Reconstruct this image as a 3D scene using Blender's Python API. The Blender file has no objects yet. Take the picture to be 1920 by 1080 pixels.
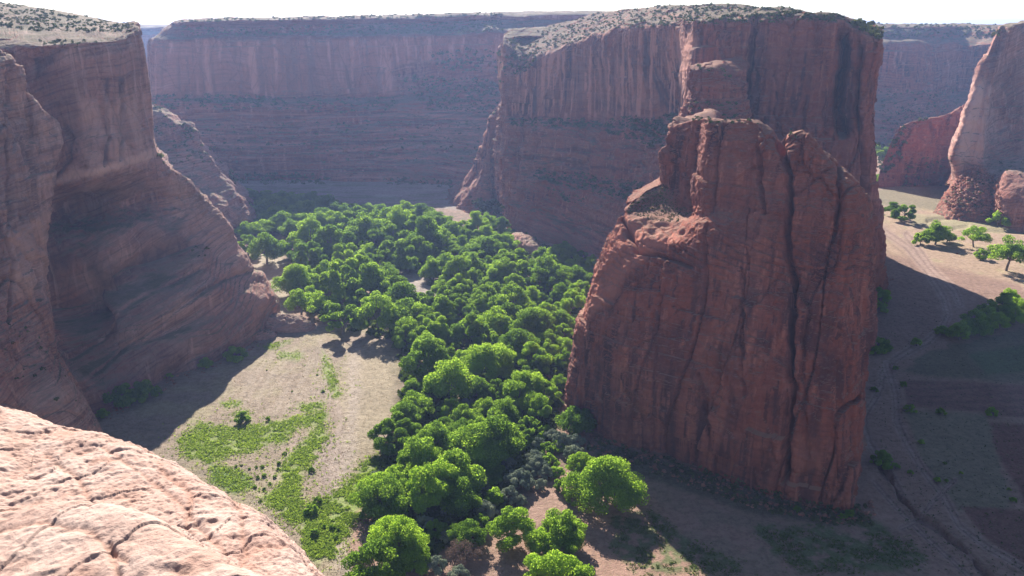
import bpy, math, random
import numpy as np
from mathutils import Vector, Matrix, Euler
random.seed(7); RNG = np.random.default_rng(11)

# ------------------------------------------------------------ camera, sky, sun, exposure
sc = bpy.context.scene
CH = 140.0                       # the rim the camera stands on is 140 m above the canyon floor
F = 1536.0                       # focal length in pixels of a 1920 wide picture
PITCH = math.atan(495/1536)
cp, sp = math.cos(PITCH), math.sin(PITCH)
cd = bpy.data.cameras.new('camera'); cam = bpy.data.objects.new('camera', cd); sc.collection.objects.link(cam)
cam.location = (0, 0, CH); cam.rotation_euler = (math.pi/2-PITCH, 0, 0)
cd.sensor_width = 36; cd.lens = 36*F/1920; cd.clip_start = .5; cd.clip_end = 40000
sc.camera = cam
SUN_EL = math.radians(30); SUN_AZ = math.radians(-13)     # azimuth measured from +Y towards +X
w = bpy.data.worlds.new('World'); sc.world = w; w.use_nodes = True
nt = w.node_tree; bg = nt.nodes['Background']; sky = nt.nodes.new('ShaderNodeTexSky')
sky.sky_type = 'NISHITA'; sky.sun_disc = False; sky.sun_elevation = SUN_EL; sky.sun_rotation = SUN_AZ
sky.air_density = 1.0; sky.dust_density = 1.2; sky.ozone_density = 1.5; sky.altitude = 1800
nt.links.new(sky.outputs[0], bg.inputs[0]); bg.inputs[1].default_value = .054
ld = bpy.data.lights.new('sun', 'SUN'); ld.energy = 4.8; ld.angle = math.radians(.5); ld.color = (1, .94, .85)
sun = bpy.data.objects.new('sun', ld); sc.collection.objects.link(sun)
SD = Vector((math.sin(SUN_AZ)*math.cos(SUN_EL), math.cos(SUN_AZ)*math.cos(SUN_EL), math.sin(SUN_EL)))
sun.rotation_euler = SD.to_track_quat('Z', 'Y').to_euler(); sun.location = (0, 0, 400)
vs = sc.view_settings; vs.view_transform = 'Standard'; vs.look = 'None'; vs.exposure = 1.42; vs.gamma = 1
sc.cycles.volume_bounces = 0; sc.cycles.max_bounces = 5; sc.cycles.diffuse_bounces = 3
sc.cycles.transparent_max_bounces = 4

# ------------------------------------------------------------ helpers
def at(u, v, Y):
    up = (540-v)/F; y = cp+sp*up; z = -sp+cp*up; r = (u-960)/F
    return (r/y*Y, Y, CH+z/y*Y)
def gd(u, v, z=0.):
    up = (540-v)/F; dz = -sp+cp*up; t = (z-CH)/dz
    return ((u-960)/F*t, (cp+sp*up)*t, z)
def G(u, v, dz=-4.):
    x, y, z = gd(u, v); return (x, y, dz)
def proj(P):
    x, y, z = P[..., 0], P[..., 1], P[..., 2]-CH
    d = y*cp-z*sp; h = y*sp+z*cp
    d = np.where(np.abs(d) < 1e-3, 1e-3, d)
    return 960+F*x/d, 540-F*h/d

_pr = np.random.default_rng(3); _perm = _pr.permutation(256); _perm = np.concatenate([_perm]*3)
_gr = _pr.normal(size=(256, 3)); _gr /= np.linalg.norm(_gr, axis=1)[:, None]
def perlin(x, y, z):
    xi = np.floor(x).astype(np.int64); yi = np.floor(y).astype(np.int64); zi = np.floor(z).astype(np.int64)
    xf, yf, zf = x-xi, y-yi, z-zi; xi &= 255; yi &= 255; zi &= 255
    s = lambda t: t*t*t*(t*(t*6-15)+10)
    u, v, w_ = s(xf), s(yf), s(zf); out = 0
    for dx in (0, 1):
        for dy in (0, 1):
            for dz in (0, 1):
                g = _gr[_perm[_perm[_perm[xi+dx]+yi+dy]+zi+dz]]
                d = g[..., 0]*(xf-dx)+g[..., 1]*(yf-dy)+g[..., 2]*(zf-dz)
                out = out+d*(u if dx else 1-u)*(v if dy else 1-v)*(w_ if dz else 1-w_)
    return out*1.5
def fbm(P, s, oct=4, sz=None, gain=.5, seed=0.):
    sx, sy, sz_ = (s if isinstance(s, tuple) else (s, s, s if sz is None else sz))
    a, t, o = 1., 0., 0.
    for i in range(oct):
        k = 2.03**i
        o = o+a*perlin(P[..., 0]*k/sx+seed+i*7.3, P[..., 1]*k/sy+seed*1.7+i*3.1, P[..., 2]*k/sz_+seed*.6+i*5.7); t += a; a *= gain
    return o/t
def ridged(P, s, oct=3, seed=0.):
    sx, sy, sz_ = s if isinstance(s, tuple) else (s, s, s); a, t, o = 1., 0., 0.
    for i in range(oct):
        k = 2.1**i
        o = o+a*(1-2*np.abs(perlin(P[..., 0]*k/sx+seed+i*9, P[..., 1]*k/sy+seed+i*4, P[..., 2]*k/sz_+seed+i*2))); t += a; a *= .5
    return o/t
def smooth(a, b, x):
    t = np.clip((x-a)/(b-a), 0, 1); return t*t*(3-2*t)
def cellv(i, seed=0):
    return np.modf(np.abs(np.sin(i*127.1+seed*311.7)*43758.5453))[0]
def inpoly(u, v, poly):
    r = np.zeros(u.shape, bool); n = len(poly)
    for i in range(n):
        x1, y1 = poly[i]; x2, y2 = poly[(i+1) % n]
        if y1 == y2: continue
        c = ((y1 > v) != (y2 > v)) & (u < (x2-x1)*(v-y1)/(y2-y1)+x1); r ^= c
    return r
def pdist(u, v, line):
    d = np.full(u.shape, 1e9)
    for (x1, y1), (x2, y2) in zip(line[:-1], line[1:]):
        L = (x2-x1)**2+(y2-y1)**2+1e-9
        t = np.clip(((u-x1)*(x2-x1)+(v-y1)*(y2-y1))/L, 0, 1)
        d = np.minimum(d, np.hypot(u-x1-t*(x2-x1), v-y1-t*(y2-y1)))
    return d
def softpoly(u, v, poly, soft):
    d = pdist(u, v, poly+[poly[0]]); s = np.where(inpoly(u, v, poly), d, -d)
    return smooth(-soft, soft, s)

# ------------------------------------------------------------ meshes from numpy
def mesh_from(name, V, Q, mat, smooth_sh=True, attrs=None, sharp=None):
    me = bpy.data.meshes.new(name); V = np.asarray(V, np.float32); Q = np.asarray(Q, np.int32)
    k = Q.shape[1]
    me.vertices.add(len(V)); me.vertices.foreach_set('co', V.ravel())
    me.loops.add(Q.size); me.loops.foreach_set('vertex_index', Q.ravel())
    me.polygons.add(len(Q)); me.polygons.foreach_set('loop_start', np.arange(0, Q.size, k, dtype=np.int32))
    me.polygons.foreach_set('use_smooth', np.full(len(Q), smooth_sh, bool))
    for n, a in (attrs or {}).items():
        a = np.asarray(a, np.float32)
        if a.ndim == 1: me.attributes.new(n, 'FLOAT', 'POINT').data.foreach_set('value', a)
        else:
            c = np.ones((len(V), 4), np.float32); c[:, :3] = a
            me.attributes.new(n, 'FLOAT_COLOR', 'POINT').data.foreach_set('color', c.ravel())
    me.update(calc_edges=True)
    if isinstance(mat, (list, tuple)):
        for m in mat: me.materials.append(m)
    elif mat: me.materials.append(mat)
    o = bpy.data.objects.new(name, me); sc.collection.objects.link(o); return o
def gridq(nu, nv, cyc=False):
    i = np.arange(nu if cyc else nu-1)[:, None]; j = np.arange(nv-1)[None, :]; i2 = (i+1) % nu
    return np.stack([i*nv+j, i2*nv+j, i2*nv+j+1, i*nv+j+1], -1).reshape(-1, 4)
def struct(o, label=None):
    o['kind'] = 'structure'; return o
def stuff(o, label, cat):
    o['kind'] = 'stuff'; o['label'] = label; o['category'] = cat; return o

def crom(C, ts, cyc, ten=.38):
    """C (n,m,3) control rows along axis 0, evaluated at ts."""
    n = len(C); i = np.floor(ts).astype(int)
    if not cyc: i = np.clip(i, 0, n-2)
    f = (ts-i)[:, None, None]
    g = (lambda k: C[k % n]) if cyc else (lambda k: C[np.clip(k, 0, n-1)])
    p0, p1, p2, p3 = g(i-1), g(i), g(i+1), g(i+2)
    m1, m2 = (p2-p0)*ten, (p3-p1)*ten
    f2, f3 = f*f, f*f*f
    return (2*f3-3*f2+1)*p1+(f3-2*f2+f)*m1+(-2*f3+3*f2)*p2+(f3-f2)*m2
def loft(C, px=2.2, cyc=False, hidden=(), hrows=()):
    """dense sheet through the control net C[col][row]; spacing follows the size in the picture."""
    C = np.array(C, float); n, m, _ = C.shape
    cam_ = np.array([0, 0, CH])
    def counts(A, B, hid):
        out = []
        for k in range(len(A)):
            L = np.linalg.norm(A[k]-B[k], axis=-1); D = np.linalg.norm((A[k]+B[k])/2-cam_, axis=-1)
            c = (L*F/np.maximum(D, 8)/px).max()
            if k in hid: c = min(c/7, 24)
            out.append(int(np.clip(c, 2, 420)))
        return out
    cu = counts(C, np.roll(C, -1, 0), hidden) if cyc else counts(C[:-1], C[1:], hidden)
    CT = C.transpose(1, 0, 2); cv = counts(CT[:-1], CT[1:], hrows)
    ts = np.concatenate([k+np.arange(c)/c for k, c in enumerate(cu)]+([] if cyc else [[n-1.]]))
    tv = np.concatenate([k+np.arange(c)/c for k, c in enumerate(cv)]+[[m-1.]])
    S = crom(C, ts, cyc); S = crom(S.transpose(1, 0, 2), tv, False).transpose(1, 0, 2)
    return S, ts, tv
def normals(S, cyc):
    if cyc: du = np.roll(S, -1, 0)-np.roll(S, 1, 0)
    else: du = np.gradient(S, axis=0)
    dv = np.gradient(S, axis=1); N = np.cross(du, dv); L = np.linalg.norm(N, axis=-1, keepdims=True)
    return N/np.maximum(L, 1e-6)

def worley(P, s, seed=0):
    """nearest two cell points: (second minus first distance, random value of the cell)"""
    Q = P/np.array(s); I = np.floor(Q).astype(np.int64); f1 = np.full(Q.shape[:-1], 9.); f2 = f1.copy(); h = np.zeros(f1.shape)
    for a in (-1, 0, 1):
        for b in (-1, 0, 1):
            for c in (-1, 0, 1):
                J = I+np.array([a, b, c]); k = _perm[(_perm[(_perm[(J[..., 0]+seed*13) & 255]+J[..., 1]) & 255]+J[..., 2]) & 255]
                o = np.stack([(_perm[k+1]/255.), (_perm[k+97]/255.), (_perm[k+201]/255.)], -1)*.9+.05
                d = np.sqrt((((J+o)-Q)**2).sum(-1)); m = d < f1
                f2 = np.where(m, f1, np.minimum(f2, d)); h = np.where(m, _perm[k+33]/255., h); f1 = np.where(m, d, f1)
    return f2-f1, h
# ------------------------------------------------------------ rock displacement
def rock_disp(S, N, amp=1., strata=1., joints=1., ledge_h=6., lumps=1., tilt=(0, 0), seed=0., blocks=1., bz=34.):
    """offset along the normal: broad bulges, joint blocks, bedding ledges, small breaks"""
    P = S; steep = 1-smooth(.45, .85, np.abs(N[..., 2]))
    big = fbm(P, (38, 38, 46), 3, seed=seed)*3.2*lumps
    med = fbm(P, (11, 11, 13), 4, seed=seed+3)*1.5*lumps
    wob = fbm(P, (70, 70, 60), 3, seed=seed+9)*.6
    zz = P[..., 2]+tilt[0]*P[..., 0]+tilt[1]*P[..., 1]+wob*5
    q = zz/ledge_h; qi = np.floor(q); qf = q-qi; h = cellv(qi, seed)
    led = (h*1.6-.8)*1.1+(1-smooth(.82, 1., qf))*0+np.where(qf < .16, -1., 0)*(.35+.6*h)
    q2 = zz/(ledge_h*.29)+3.3; i2 = np.floor(q2); f2 = q2-i2; h2 = cellv(i2, seed+5)
    led2 = (h2-.5)*.65+np.where(f2 < .2, -.35, 0)
    st = (led*.9+led2*.8)*strata*(.45+.75*smooth(-.3, .4, fbm(P, 50, 2, seed=seed+21)))
    # vertical joints: blocks between warped vertical planes
    jw = fbm(P, (60, 60, 70), 2, seed=seed+13)*9
    a1 = (P[..., 0]*.83-P[..., 1]*.55+jw)/13.; k1 = np.floor(a1); f1 = np.abs(a1-k1-.5)*2
    hb = cellv(k1+np.floor((zz+cellv(k1, seed)*40)/38.)*17, seed+2)
    jo = (hb-.5)*2.2-2.2*smooth(.93, 1., f1)*smooth(.6, .85, cellv(k1, seed+4))
    a3 = (P[..., 0]*.3+P[..., 1]*.95+jw*1.3)/9.; k3 = np.floor(a3)
    jo = jo+(cellv(k3+np.floor((zz+cellv(k3, seed)*20)/21.)*31, seed+8)-.5)*1.3
    fine = ridged(P, (5., 5., 4.), 4, seed=seed+31)*.55+fbm(P, (2.2, 2.2, 1.2), 3, seed=seed+17)*.5
    bl = 0.
    if blocks > 0:
        W = P+np.stack([fbm(P, 14, 2, seed=seed+51), fbm(P, 14, 2, seed=seed+52), fbm(P, 14, 2, seed=seed+53)], -1)*3.
        e, h = worley(W, (15., 15., bz), int(seed)); e2, h2 = worley(W, (5.5, 5.5, 8.5), int(seed)+3)
        bl = ((h-.5)*2.8-.5*(1-smooth(0., .04, e)))+((h2-.5)*1.2-.25*(1-smooth(0., .1, e2)))*smooth(-.3, .2, fbm(P, 30, 2, seed=seed+55))
    return amp*(big+med+steep*(st+jo*joints)+fine*(.5+.5*steep)+bl*blocks*(.35+.65*steep))

def rock(name, C, mat, px=2.2, cyc=False, hidden=(), hrows=(), post=None, paint=None, flip=False, **kw):
    S, ts, tv = loft(C, px, cyc, hidden, hrows)
    N = normals(S, cyc)*(-1 if flip else 1)
    U, V = proj(S); d = rock_disp(S, N, **kw)
    if post is not None: d, S = post(S, N, U, V, d, ts[:, None], tv[None, :])
    P = S+N*d[..., None]
    at_ = {}
    st = np.zeros(U.shape); li = np.zeros(U.shape)
    if paint is not None: st, li = paint(P, N, U, V)
    at_['stain'] = st.ravel(); at_['pale'] = li.ravel()
    Q = gridq(len(ts), len(tv), cyc)
    if flip: Q = Q[:, ::-1]
    o = mesh_from(name, P.reshape(-1, 3), Q, mat, True, at_)
    return struct(o)

# ------------------------------------------------------------ materials
def new_mat(name):
    m = bpy.data.materials.new(name); m.use_nodes = True; t = m.node_tree
    b = t.nodes['Principled BSDF']; b.inputs['Roughness'].default_value = .95
    b.inputs['Specular IOR Level'].default_value = .15
    return m, t, b
class NT:
    def __init__(s, t): s.t = t
    def n(s, ty, **k):
        x = s.t.nodes.new(ty)
        for a, b in k.items(): setattr(x, a, b)
        return x
    def l(s, a, b): s.t.links.new(a, b)
    def pos(s): return s.n('ShaderNodeNewGeometry').outputs['Position']
    def mapv(s, v, scale, loc=(0, 0, 0)):
        m = s.n('ShaderNodeMapping'); m.inputs['Scale'].default_value = scale; m.inputs['Location'].default_value = loc
        s.l(v, m.inputs['Vector']); return m.outputs[0]
    def noise(s, v, scale=1., det=5, rough=.6, dist=0.):
        x = s.n('ShaderNodeTexNoise'); x.inputs['Scale'].default_value = scale; x.inputs['Detail'].default_value = det
        x.inputs['Roughness'].default_value = rough; x.inputs['Distortion'].default_value = dist
        s.l(v, x.inputs['Vector']); return x.outputs['Fac']
    def ramp(s, f, pts):
        r = s.n('ShaderNodeValToRGB'); e = r.color_ramp.elements
        for i, (p, c) in enumerate(pts):
            if i > 1: e.new(p)
        for i, (p, c) in enumerate(pts):
            e[i].position = p; e[i].color = (c, c, c, 1) if not isinstance(c, tuple) else (*c, 1)
        s.l(f, r.inputs[0]); return r.outputs[0]
    def mix(s, f, a, b, mode='MIX'):
        m = s.n('ShaderNodeMix', data_type='RGBA', blend_type=mode)
        for sock, val in ((m.inputs['Factor'], f), (m.inputs['A'], a), (m.inputs['B'], b)):
            if isinstance(val, (int, float)): sock.default_value = val
            elif isinstance(val, tuple): sock.default_value = (*val, 1)
            else: s.l(val, sock)
        return m.outputs['Result']
    def math(s, op, a, b=0.):
        m = s.n('ShaderNodeMath', operation=op)
        for sock, val in ((m.inputs[0], a), (m.inputs[1], b)):
            if isinstance(val, (int, float)): sock.default_value = val
            else: s.l(val, sock)
        return m.outputs[0]
    def attr(s, n): a = s.n('ShaderNodeAttribute', attribute_name=n); return a.outputs['Fac']
    def attrc(s, n): a = s.n('ShaderNodeAttribute', attribute_name=n); return a.outputs['Color']
    def bump(s, h, dist, st=1., prev=None):
        b = s.n('ShaderNodeBump'); b.inputs['Distance'].default_value = dist; b.inputs['Strength'].default_value = st
        s.l(h, b.inputs['Height'])
        if prev is not None: s.l(prev, b.inputs['Normal'])
        return b.outputs[0]

def sandstone(name, light, mid, red, varn, streak=.6, bands=.5, k=1., bump=1., tilt=(0, 0, 0), top=(.30, .22, .16), veg=1., crack=.4):
    m, t, b = new_mat(name); n = NT(t); p = n.pos()
    # cross bedding: noise squeezed in height, gently warped
    wp = n.n('ShaderNodeVectorMath', operation='ADD'); wn = n.n('ShaderNodeTexNoise'); wn.inputs['Scale'].default_value = .02*k; wn.inputs['Detail'].default_value = 2
    sc_ = n.n('ShaderNodeVectorMath', operation='SCALE'); sc_.inputs['Scale'].default_value = 16/k
    n.l(p, wn.inputs['Vector']); n.l(wn.outputs['Color'], sc_.inputs[0]); n.l(p, wp.inputs[0]); n.l(sc_.outputs[0], wp.inputs[1])
    rt = n.n('ShaderNodeMapping'); rt.inputs['Rotation'].default_value = tilt; n.l(wp.outputs[0], rt.inputs['Vector']); wpo = rt.outputs[0]
    bed = n.noise(n.mapv(wpo, (.012*k, .012*k, .28*k)), 1, 6, .65)
    bed2 = n.noise(n.mapv(wpo, (.05*k, .05*k, .9*k), (9, 3, 1)), 1, 6, .72)
    blot = n.noise(n.mapv(p, (.03*k, .03*k, .02*k)), 1, 6, .62, .6)
    grain = n.noise(n.mapv(p, (.9*k, .9*k, .9*k)), 1, 5, .7)
    c = n.mix(n.ramp(bed, [(.35, 0.), (.65, 1.)]), mid, light)
    c = n.mix(n.ramp(blot, [(.42, 0.), (.62, .85)]), c, red)
    c = n.mix(n.math('MULTIPLY', n.ramp(bed2, [(.38, 1.), (.52, 0.)]), bands), c, varn)
    c = n.mix(n.ramp(grain, [(.3, .35), (.7, 0.)]), c, varn)
    # water streaks running down steep faces
    s1 = n.noise(n.mapv(p, (.16*k, .16*k, .006*k)), 1, 4, .62, .25)
    s2 = n.noise(n.mapv(p, (.55*k, .55*k, .012*k), (5, 1, 3)), 1, 3, .55, .2)
    where = n.noise(n.mapv(p, (.018*k, .018*k, .016*k), (2, 8, 4)), 1, 3, .5)
    geo = n.n('ShaderNodeNewGeometry'); sx = n.n('ShaderNodeSeparateXYZ'); n.l(geo.outputs['True Normal'], sx.inputs[0])
    az = n.math('ABSOLUTE', sx.outputs['Z']); steep = n.ramp(az, [(.3, 1.), (.6, 0.)])
    sa = n.math('MULTIPLY', n.ramp(s1, [(.50, 0.), (.62, 1.)]), n.ramp(where, [(.42, .15), (.58, 1.)]))
    sa = n.math('MAXIMUM', sa, n.math('MULTIPLY', n.ramp(s2, [(.54, 0.), (.66, .8)]), n.ramp(where, [(.42, .2), (.55, 1.)])))
    sa = n.math('MULTIPLY', n.math('MULTIPLY', sa, steep), streak)
    sn = n.noise(n.mapv(p, (.3*k, .3*k, .02*k), (1, 1, 1)), 1, 4, .6)
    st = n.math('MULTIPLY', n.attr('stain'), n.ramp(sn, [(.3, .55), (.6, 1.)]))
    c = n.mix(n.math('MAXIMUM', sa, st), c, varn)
    s3 = n.noise(n.mapv(p, (.35*k, .35*k, .008*k), (15, 7, 3)), 1, 3, .55, .2)
    pl = n.math('MULTIPLY', n.math('MULTIPLY', n.ramp(s3, [(.56, 0.), (.68, .6)]), steep), streak)
    c = n.mix(n.math('MAXIMUM', pl, n.attr('pale')), c, tuple(min(1, x*1.25) for x in light))
    # dust and sand on flat ledges
    up_ = n.mix(n.ramp(sx.outputs['Z'], [(.82, 0.), (.95, veg)]), top, n.mix(n.ramp(n.noise(n.mapv(p, (.09*k, .09*k, .09*k), (3, 3, 3)), 1, 5, .7), [(.38, 0.), (.54, 1.)]), top, (.12, .125, .07)))
    c = n.mix(n.ramp(sx.outputs['Z'], [(.6, 0.), (.9, .8)]), c, up_)
    ck = None
    for sc_k, wd in (((.11*k, .11*k, .035*k), .035), ((.33*k, .33*k, .16*k), .05)):
        vo = n.n('ShaderNodeTexVoronoi', feature='DISTANCE_TO_EDGE'); vo.inputs['Scale'].default_value = 1.
        n.l(n.mapv(wp.outputs[0], sc_k, (3, 1, 2)), vo.inputs['Vector']); r_ = n.ramp(vo.outputs['Distance'], [(0., 0.), (wd, 1.)])
        ck = r_ if ck is None else n.math('MINIMUM', ck, n.math('ADD', r_, n.ramp(blot, [(.40, .75), (.6, 0.)])))
    cm_ = n.math('MULTIPLY', n.math('MULTIPLY', n.math('SUBTRACT', 1., ck), n.ramp(where, [(.35, .9), (.6, .35)])), n.math('MULTIPLY', steep, crack))
    c = n.mix(cm_, c, tuple(x*.7 for x in varn))
    n.l(c, b.inputs['Base Color'])
    bm = n.bump(ck, .9/k*bump*crack, .6); bm = n.bump(bed2, .7/k*bump, .7, bm); bm = n.bump(grain, .8/k*bump, .8, bm)
    fg = n.noise(n.mapv(p, (3.5*k, 3.5*k, 4.5*k)), 1, 4, .65); bm = n.bump(fg, .22/k*bump, .7, bm)
    n.l(bm, b.inputs['Normal']); return m
M_left = sandstone('pale_pink_sandstone', (.62, .37, .29), (.50, .245, .185), (.46, .175, .12), (.09, .055, .06), .6, .55, tilt=(0, .38, 0), top=(.25, .20, .15), crack=.4)
M_slope = M_left
M_butte = sandstone('red_sandstone', (.47, .18, .12), (.38, .125, .085), (.38, .10, .055), (.075, .036, .04), .95, .25, top=(.30, .17, .12), veg=.12, crack=.16)
M_mid = sandstone('streaked_sandstone', (.52, .245, .175), (.41, .16, .11), (.40, .125, .075), (.09, .05, .052), 1., .3, top=(.17, .145, .10))
M_far = sandstone('far_red_sandstone', (.52, .245, .18), (.38, .135, .095), (.42, .12, .07), (.09, .05, .045), 1., .6, .6, top=(.2, .17, .12))

# ------------------------------------------------------------ rock masses (columns left to right, rows base to top)
def carve(d, U, V, lines):
    """cracks and grooves: (polyline, half width, depth)"""
    Uw = U+2.2*np.sin(V/31.+U/60)+1.6*np.sin(V/11.+1)+1.3*np.sin(V/5.3)
    for ln, wd, dp in lines:
        r = pdist(Uw, V, ln); d = d-dp*np.exp(-(r/wd)**2)
    return d

# --- left cliff
def left_cliff():
    C = [
     [G(20,800), at(60,700,262), at(45,600,275), at(30,470,290), at(20,380,300), at(5,335,300), at(-20,230,312), at(-40,130,325), at(-60,75,330), at(-80,45,380), at(-150,-14,470), at(-500,30,520)],
     [G(188,778), at(150,690,288), at(130,600,300), at(112,500,316), at(98,392,338), at(92,348,320), at(74,250,322), at(62,160,322), at(48,98,322), at(40,72,335), at(-20,2,460), at(-320,8,560)],
     [G(260,735), at(236,660,300), at(222,580,308), at(208,490,320), at(196,380,350), at(188,334,324), at(186,230,332), at(180,140,334), at(172,86,336), at(166,74,345), at(100,19,440), at(-160,14,640)],
     [G(335,700), at(315,630,314), at(305,550,328), at(292,450,344), at(276,365,366), at(262,312,346), at(250,220,350), at(243,135,350), at(236,80,352), at(226,66,366), at(176,34,460), at(-60,26,700)],
     [G(425,665), at(418,600,341), at(405,520,353), at(372,440,364), at(330,368,374), at(290,300,361), at(277,210,362), at(268,130,362), at(254,66,362), at(246,52,378), at(208,42,470), at(-30,36,740)],
     [G(522,600), at(508,560,379), at(480,505,382), at(430,430,384), at(372,362,382), at(296,288,372), at(288,205,370), at(279,128,370), at(262,62,370), at(252,50,390), at(214,44,480), at(0,38,760)],
     [(-120,404,-4), (-130,406,12), (-143,408,28), (-158,412,42), (-172,414,56), (-184,416,74), (-187,418,95), (-189,420,118), (-191,424,133), (-196,440,136), (-240,500,140), (-520,760,142)],
     [(-182,520,-4), (-192,520,12), (-202,522,26), (-212,524,40), (-222,528,56), (-234,532,74), (-238,536,95), (-240,540,118), (-242,543,131), (-245,545,136), (-262,550,139), (-560,800,142)],
    ]
    lines = [([(205,170),(203,240),(200,310)], 2.5, 1.6), ([(228,160),(230,240),(232,300)], 2.5, 1.4), ([(0,560),(120,545),(260,480),(380,450)], 4, 1.5),
             ([(180,700),(300,600),(420,520),(500,500)], 4, 1.3), ([(140,660),(260,560),(380,500)], 5, 1.2), ([(120,240),(130,260),(125,300),(90,340)], 5, 2.5)]
    def post(S, N, U, V, d, ts, tv):
        # smooth sweep below the ledge, rough band right under it
        low = 1-smooth(3.4, 4.3, tv); face = smooth(4.6, 5.3, tv)*(1-smooth(7.6, 8., tv))
        q = (S[..., 2]-.42*S[..., 0]-.1*S[..., 1]+fbm(S, (70, 70, 45), 3, seed=4)*20)/2.6; qi = np.floor(q); qf = q-qi
        sweep = fbm(S, (26, 26, 12), 4, seed=41)*2.6+((qf-.5)*.55+(cellv(qi)-.5)*.5)*smooth(-.1, .3, fbm(S, 30, 2, seed=44))
        d = d*(1-.7*low)*(1-.55*face)+sweep*low+low*(fbm(S, (48, 48, 36), 3, seed=46)*9+fbm(S, (17, 17, 12), 3, seed=47)*2.2)
        for cu, cv, ru, rv, dp, an in ((215, 520, 120, 42, 13, -.45), (170, 640, 70, 60, 7, -.3), (330, 610, 90, 22, 5, -.4), (150, 395, 60, 26, 6, -.2)):
            a_, b_ = U-cu, V-cv; c_, s_ = math.cos(an), math.sin(an); d = d-dp*np.exp(-(((a_*c_+b_*s_)/ru)**2+((-a_*s_+b_*c_)/rv)**2)**1.5)
        d = d+(ridged(S, (9, 9, 12), 3, seed=8)-.2)*2.6*np.exp(-((tv-3.9)/.5)**2)
        d = d*(1-.9*smooth(9.2, 10, tv))
        d = carve(d, U, V, lines)
        # alcove under the cap rock at the left
        a = np.exp(-(((U-55)/34)**2+((V-118)/26)**2)); d = d-7*a
        return d, S
    def paint(P, N, U, V):
        s = np.zeros(U.shape); n = fbm(P, 8, 4, seed=3)*14
        for ln, wd, a in [([(202,150),(201,330)], 5, .8), ([(229,150),(232,310)], 6, .95), ([(186,200),(184,300)], 3, .4), ([(250,150),(262,290)], 3, .4), ([(215,140),(214,300)], 3, .5)]:
            s = np.maximum(s, a*np.exp(-(pdist(U+n*.15, V, ln)/wd)**2))
        for pl, a, sf in [([(130,560),(210,500),(300,450),(370,430),(360,470),(280,510),(200,570),(150,600)], .9, 22), ([(150,370),(200,355),(270,330),(268,350),(190,400),(150,410)], .55, 10), ([(80,420),(150,360),(160,400),(120,520),(90,520)], .8, 20), ([(150,480),(260,470),(280,520),(170,560)], .7, 20), ([(60,100),(120,95),(70,150),(60,140)], .8, 8),
                          ([(100,640),(190,600),(330,520),(330,560),(200,650),(130,700)], .55, 20), ([(60,130),(170,130),(160,200),(120,260),(80,200)], .35, 20), ([(160,690),(260,640),(330,640),(320,690),(210,750),(170,760)], .5, 18)]:
            s = np.maximum(s, a*softpoly(U+n, V+n, pl, sf))
        lowm = softpoly(U, V, [(90,350),(290,300),(400,380),(530,590),(420,690),(180,800),(90,600)], 12)
        a_ = P[..., 0]*.92+P[..., 2]*.39; b_ = P[..., 2]*.92-P[..., 0]*.39+fbm(P, (60, 60, 40), 3, seed=6)*16; Q_ = np.stack([a_, P[..., 1], b_], -1)
        s = np.maximum(s, lowm*.42*smooth(.05, .22, fbm(Q_, (45, 45, 3.2), 4, seed=81))); s = np.maximum(s, lowm*.35*smooth(.1, .3, fbm(Q_, (60, 60, 9), 3, seed=83)))
        l = .9*softpoly(U+n*.5, V+n*.5, [(92,345),(130,318),(200,312),(290,275),(294,296),(230,318),(150,338)], 7)
        l = np.maximum(l, .5*softpoly(U+n*.6, V+n*.6, [(100,330),(150,300),(150,190),(285,170),(293,290),(230,310),(150,325)], 10)*smooth(-.35, .1, fbm(P, (7, 7, 60), 3, seed=88)))
        l = np.maximum(l, .35*softpoly(U+n, V+n, [(300,300),(380,380),(450,450),(520,590),(470,600),(400,500),(330,400)], 20))
        return s, l
    return rock('cliff', C, M_left, 2.2, hidden=(5, 6), hrows=(9, 10), post=post, paint=paint, strata=.55, joints=.4, ledge_h=7, seed=2, blocks=.55)
left = left_cliff()

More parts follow.
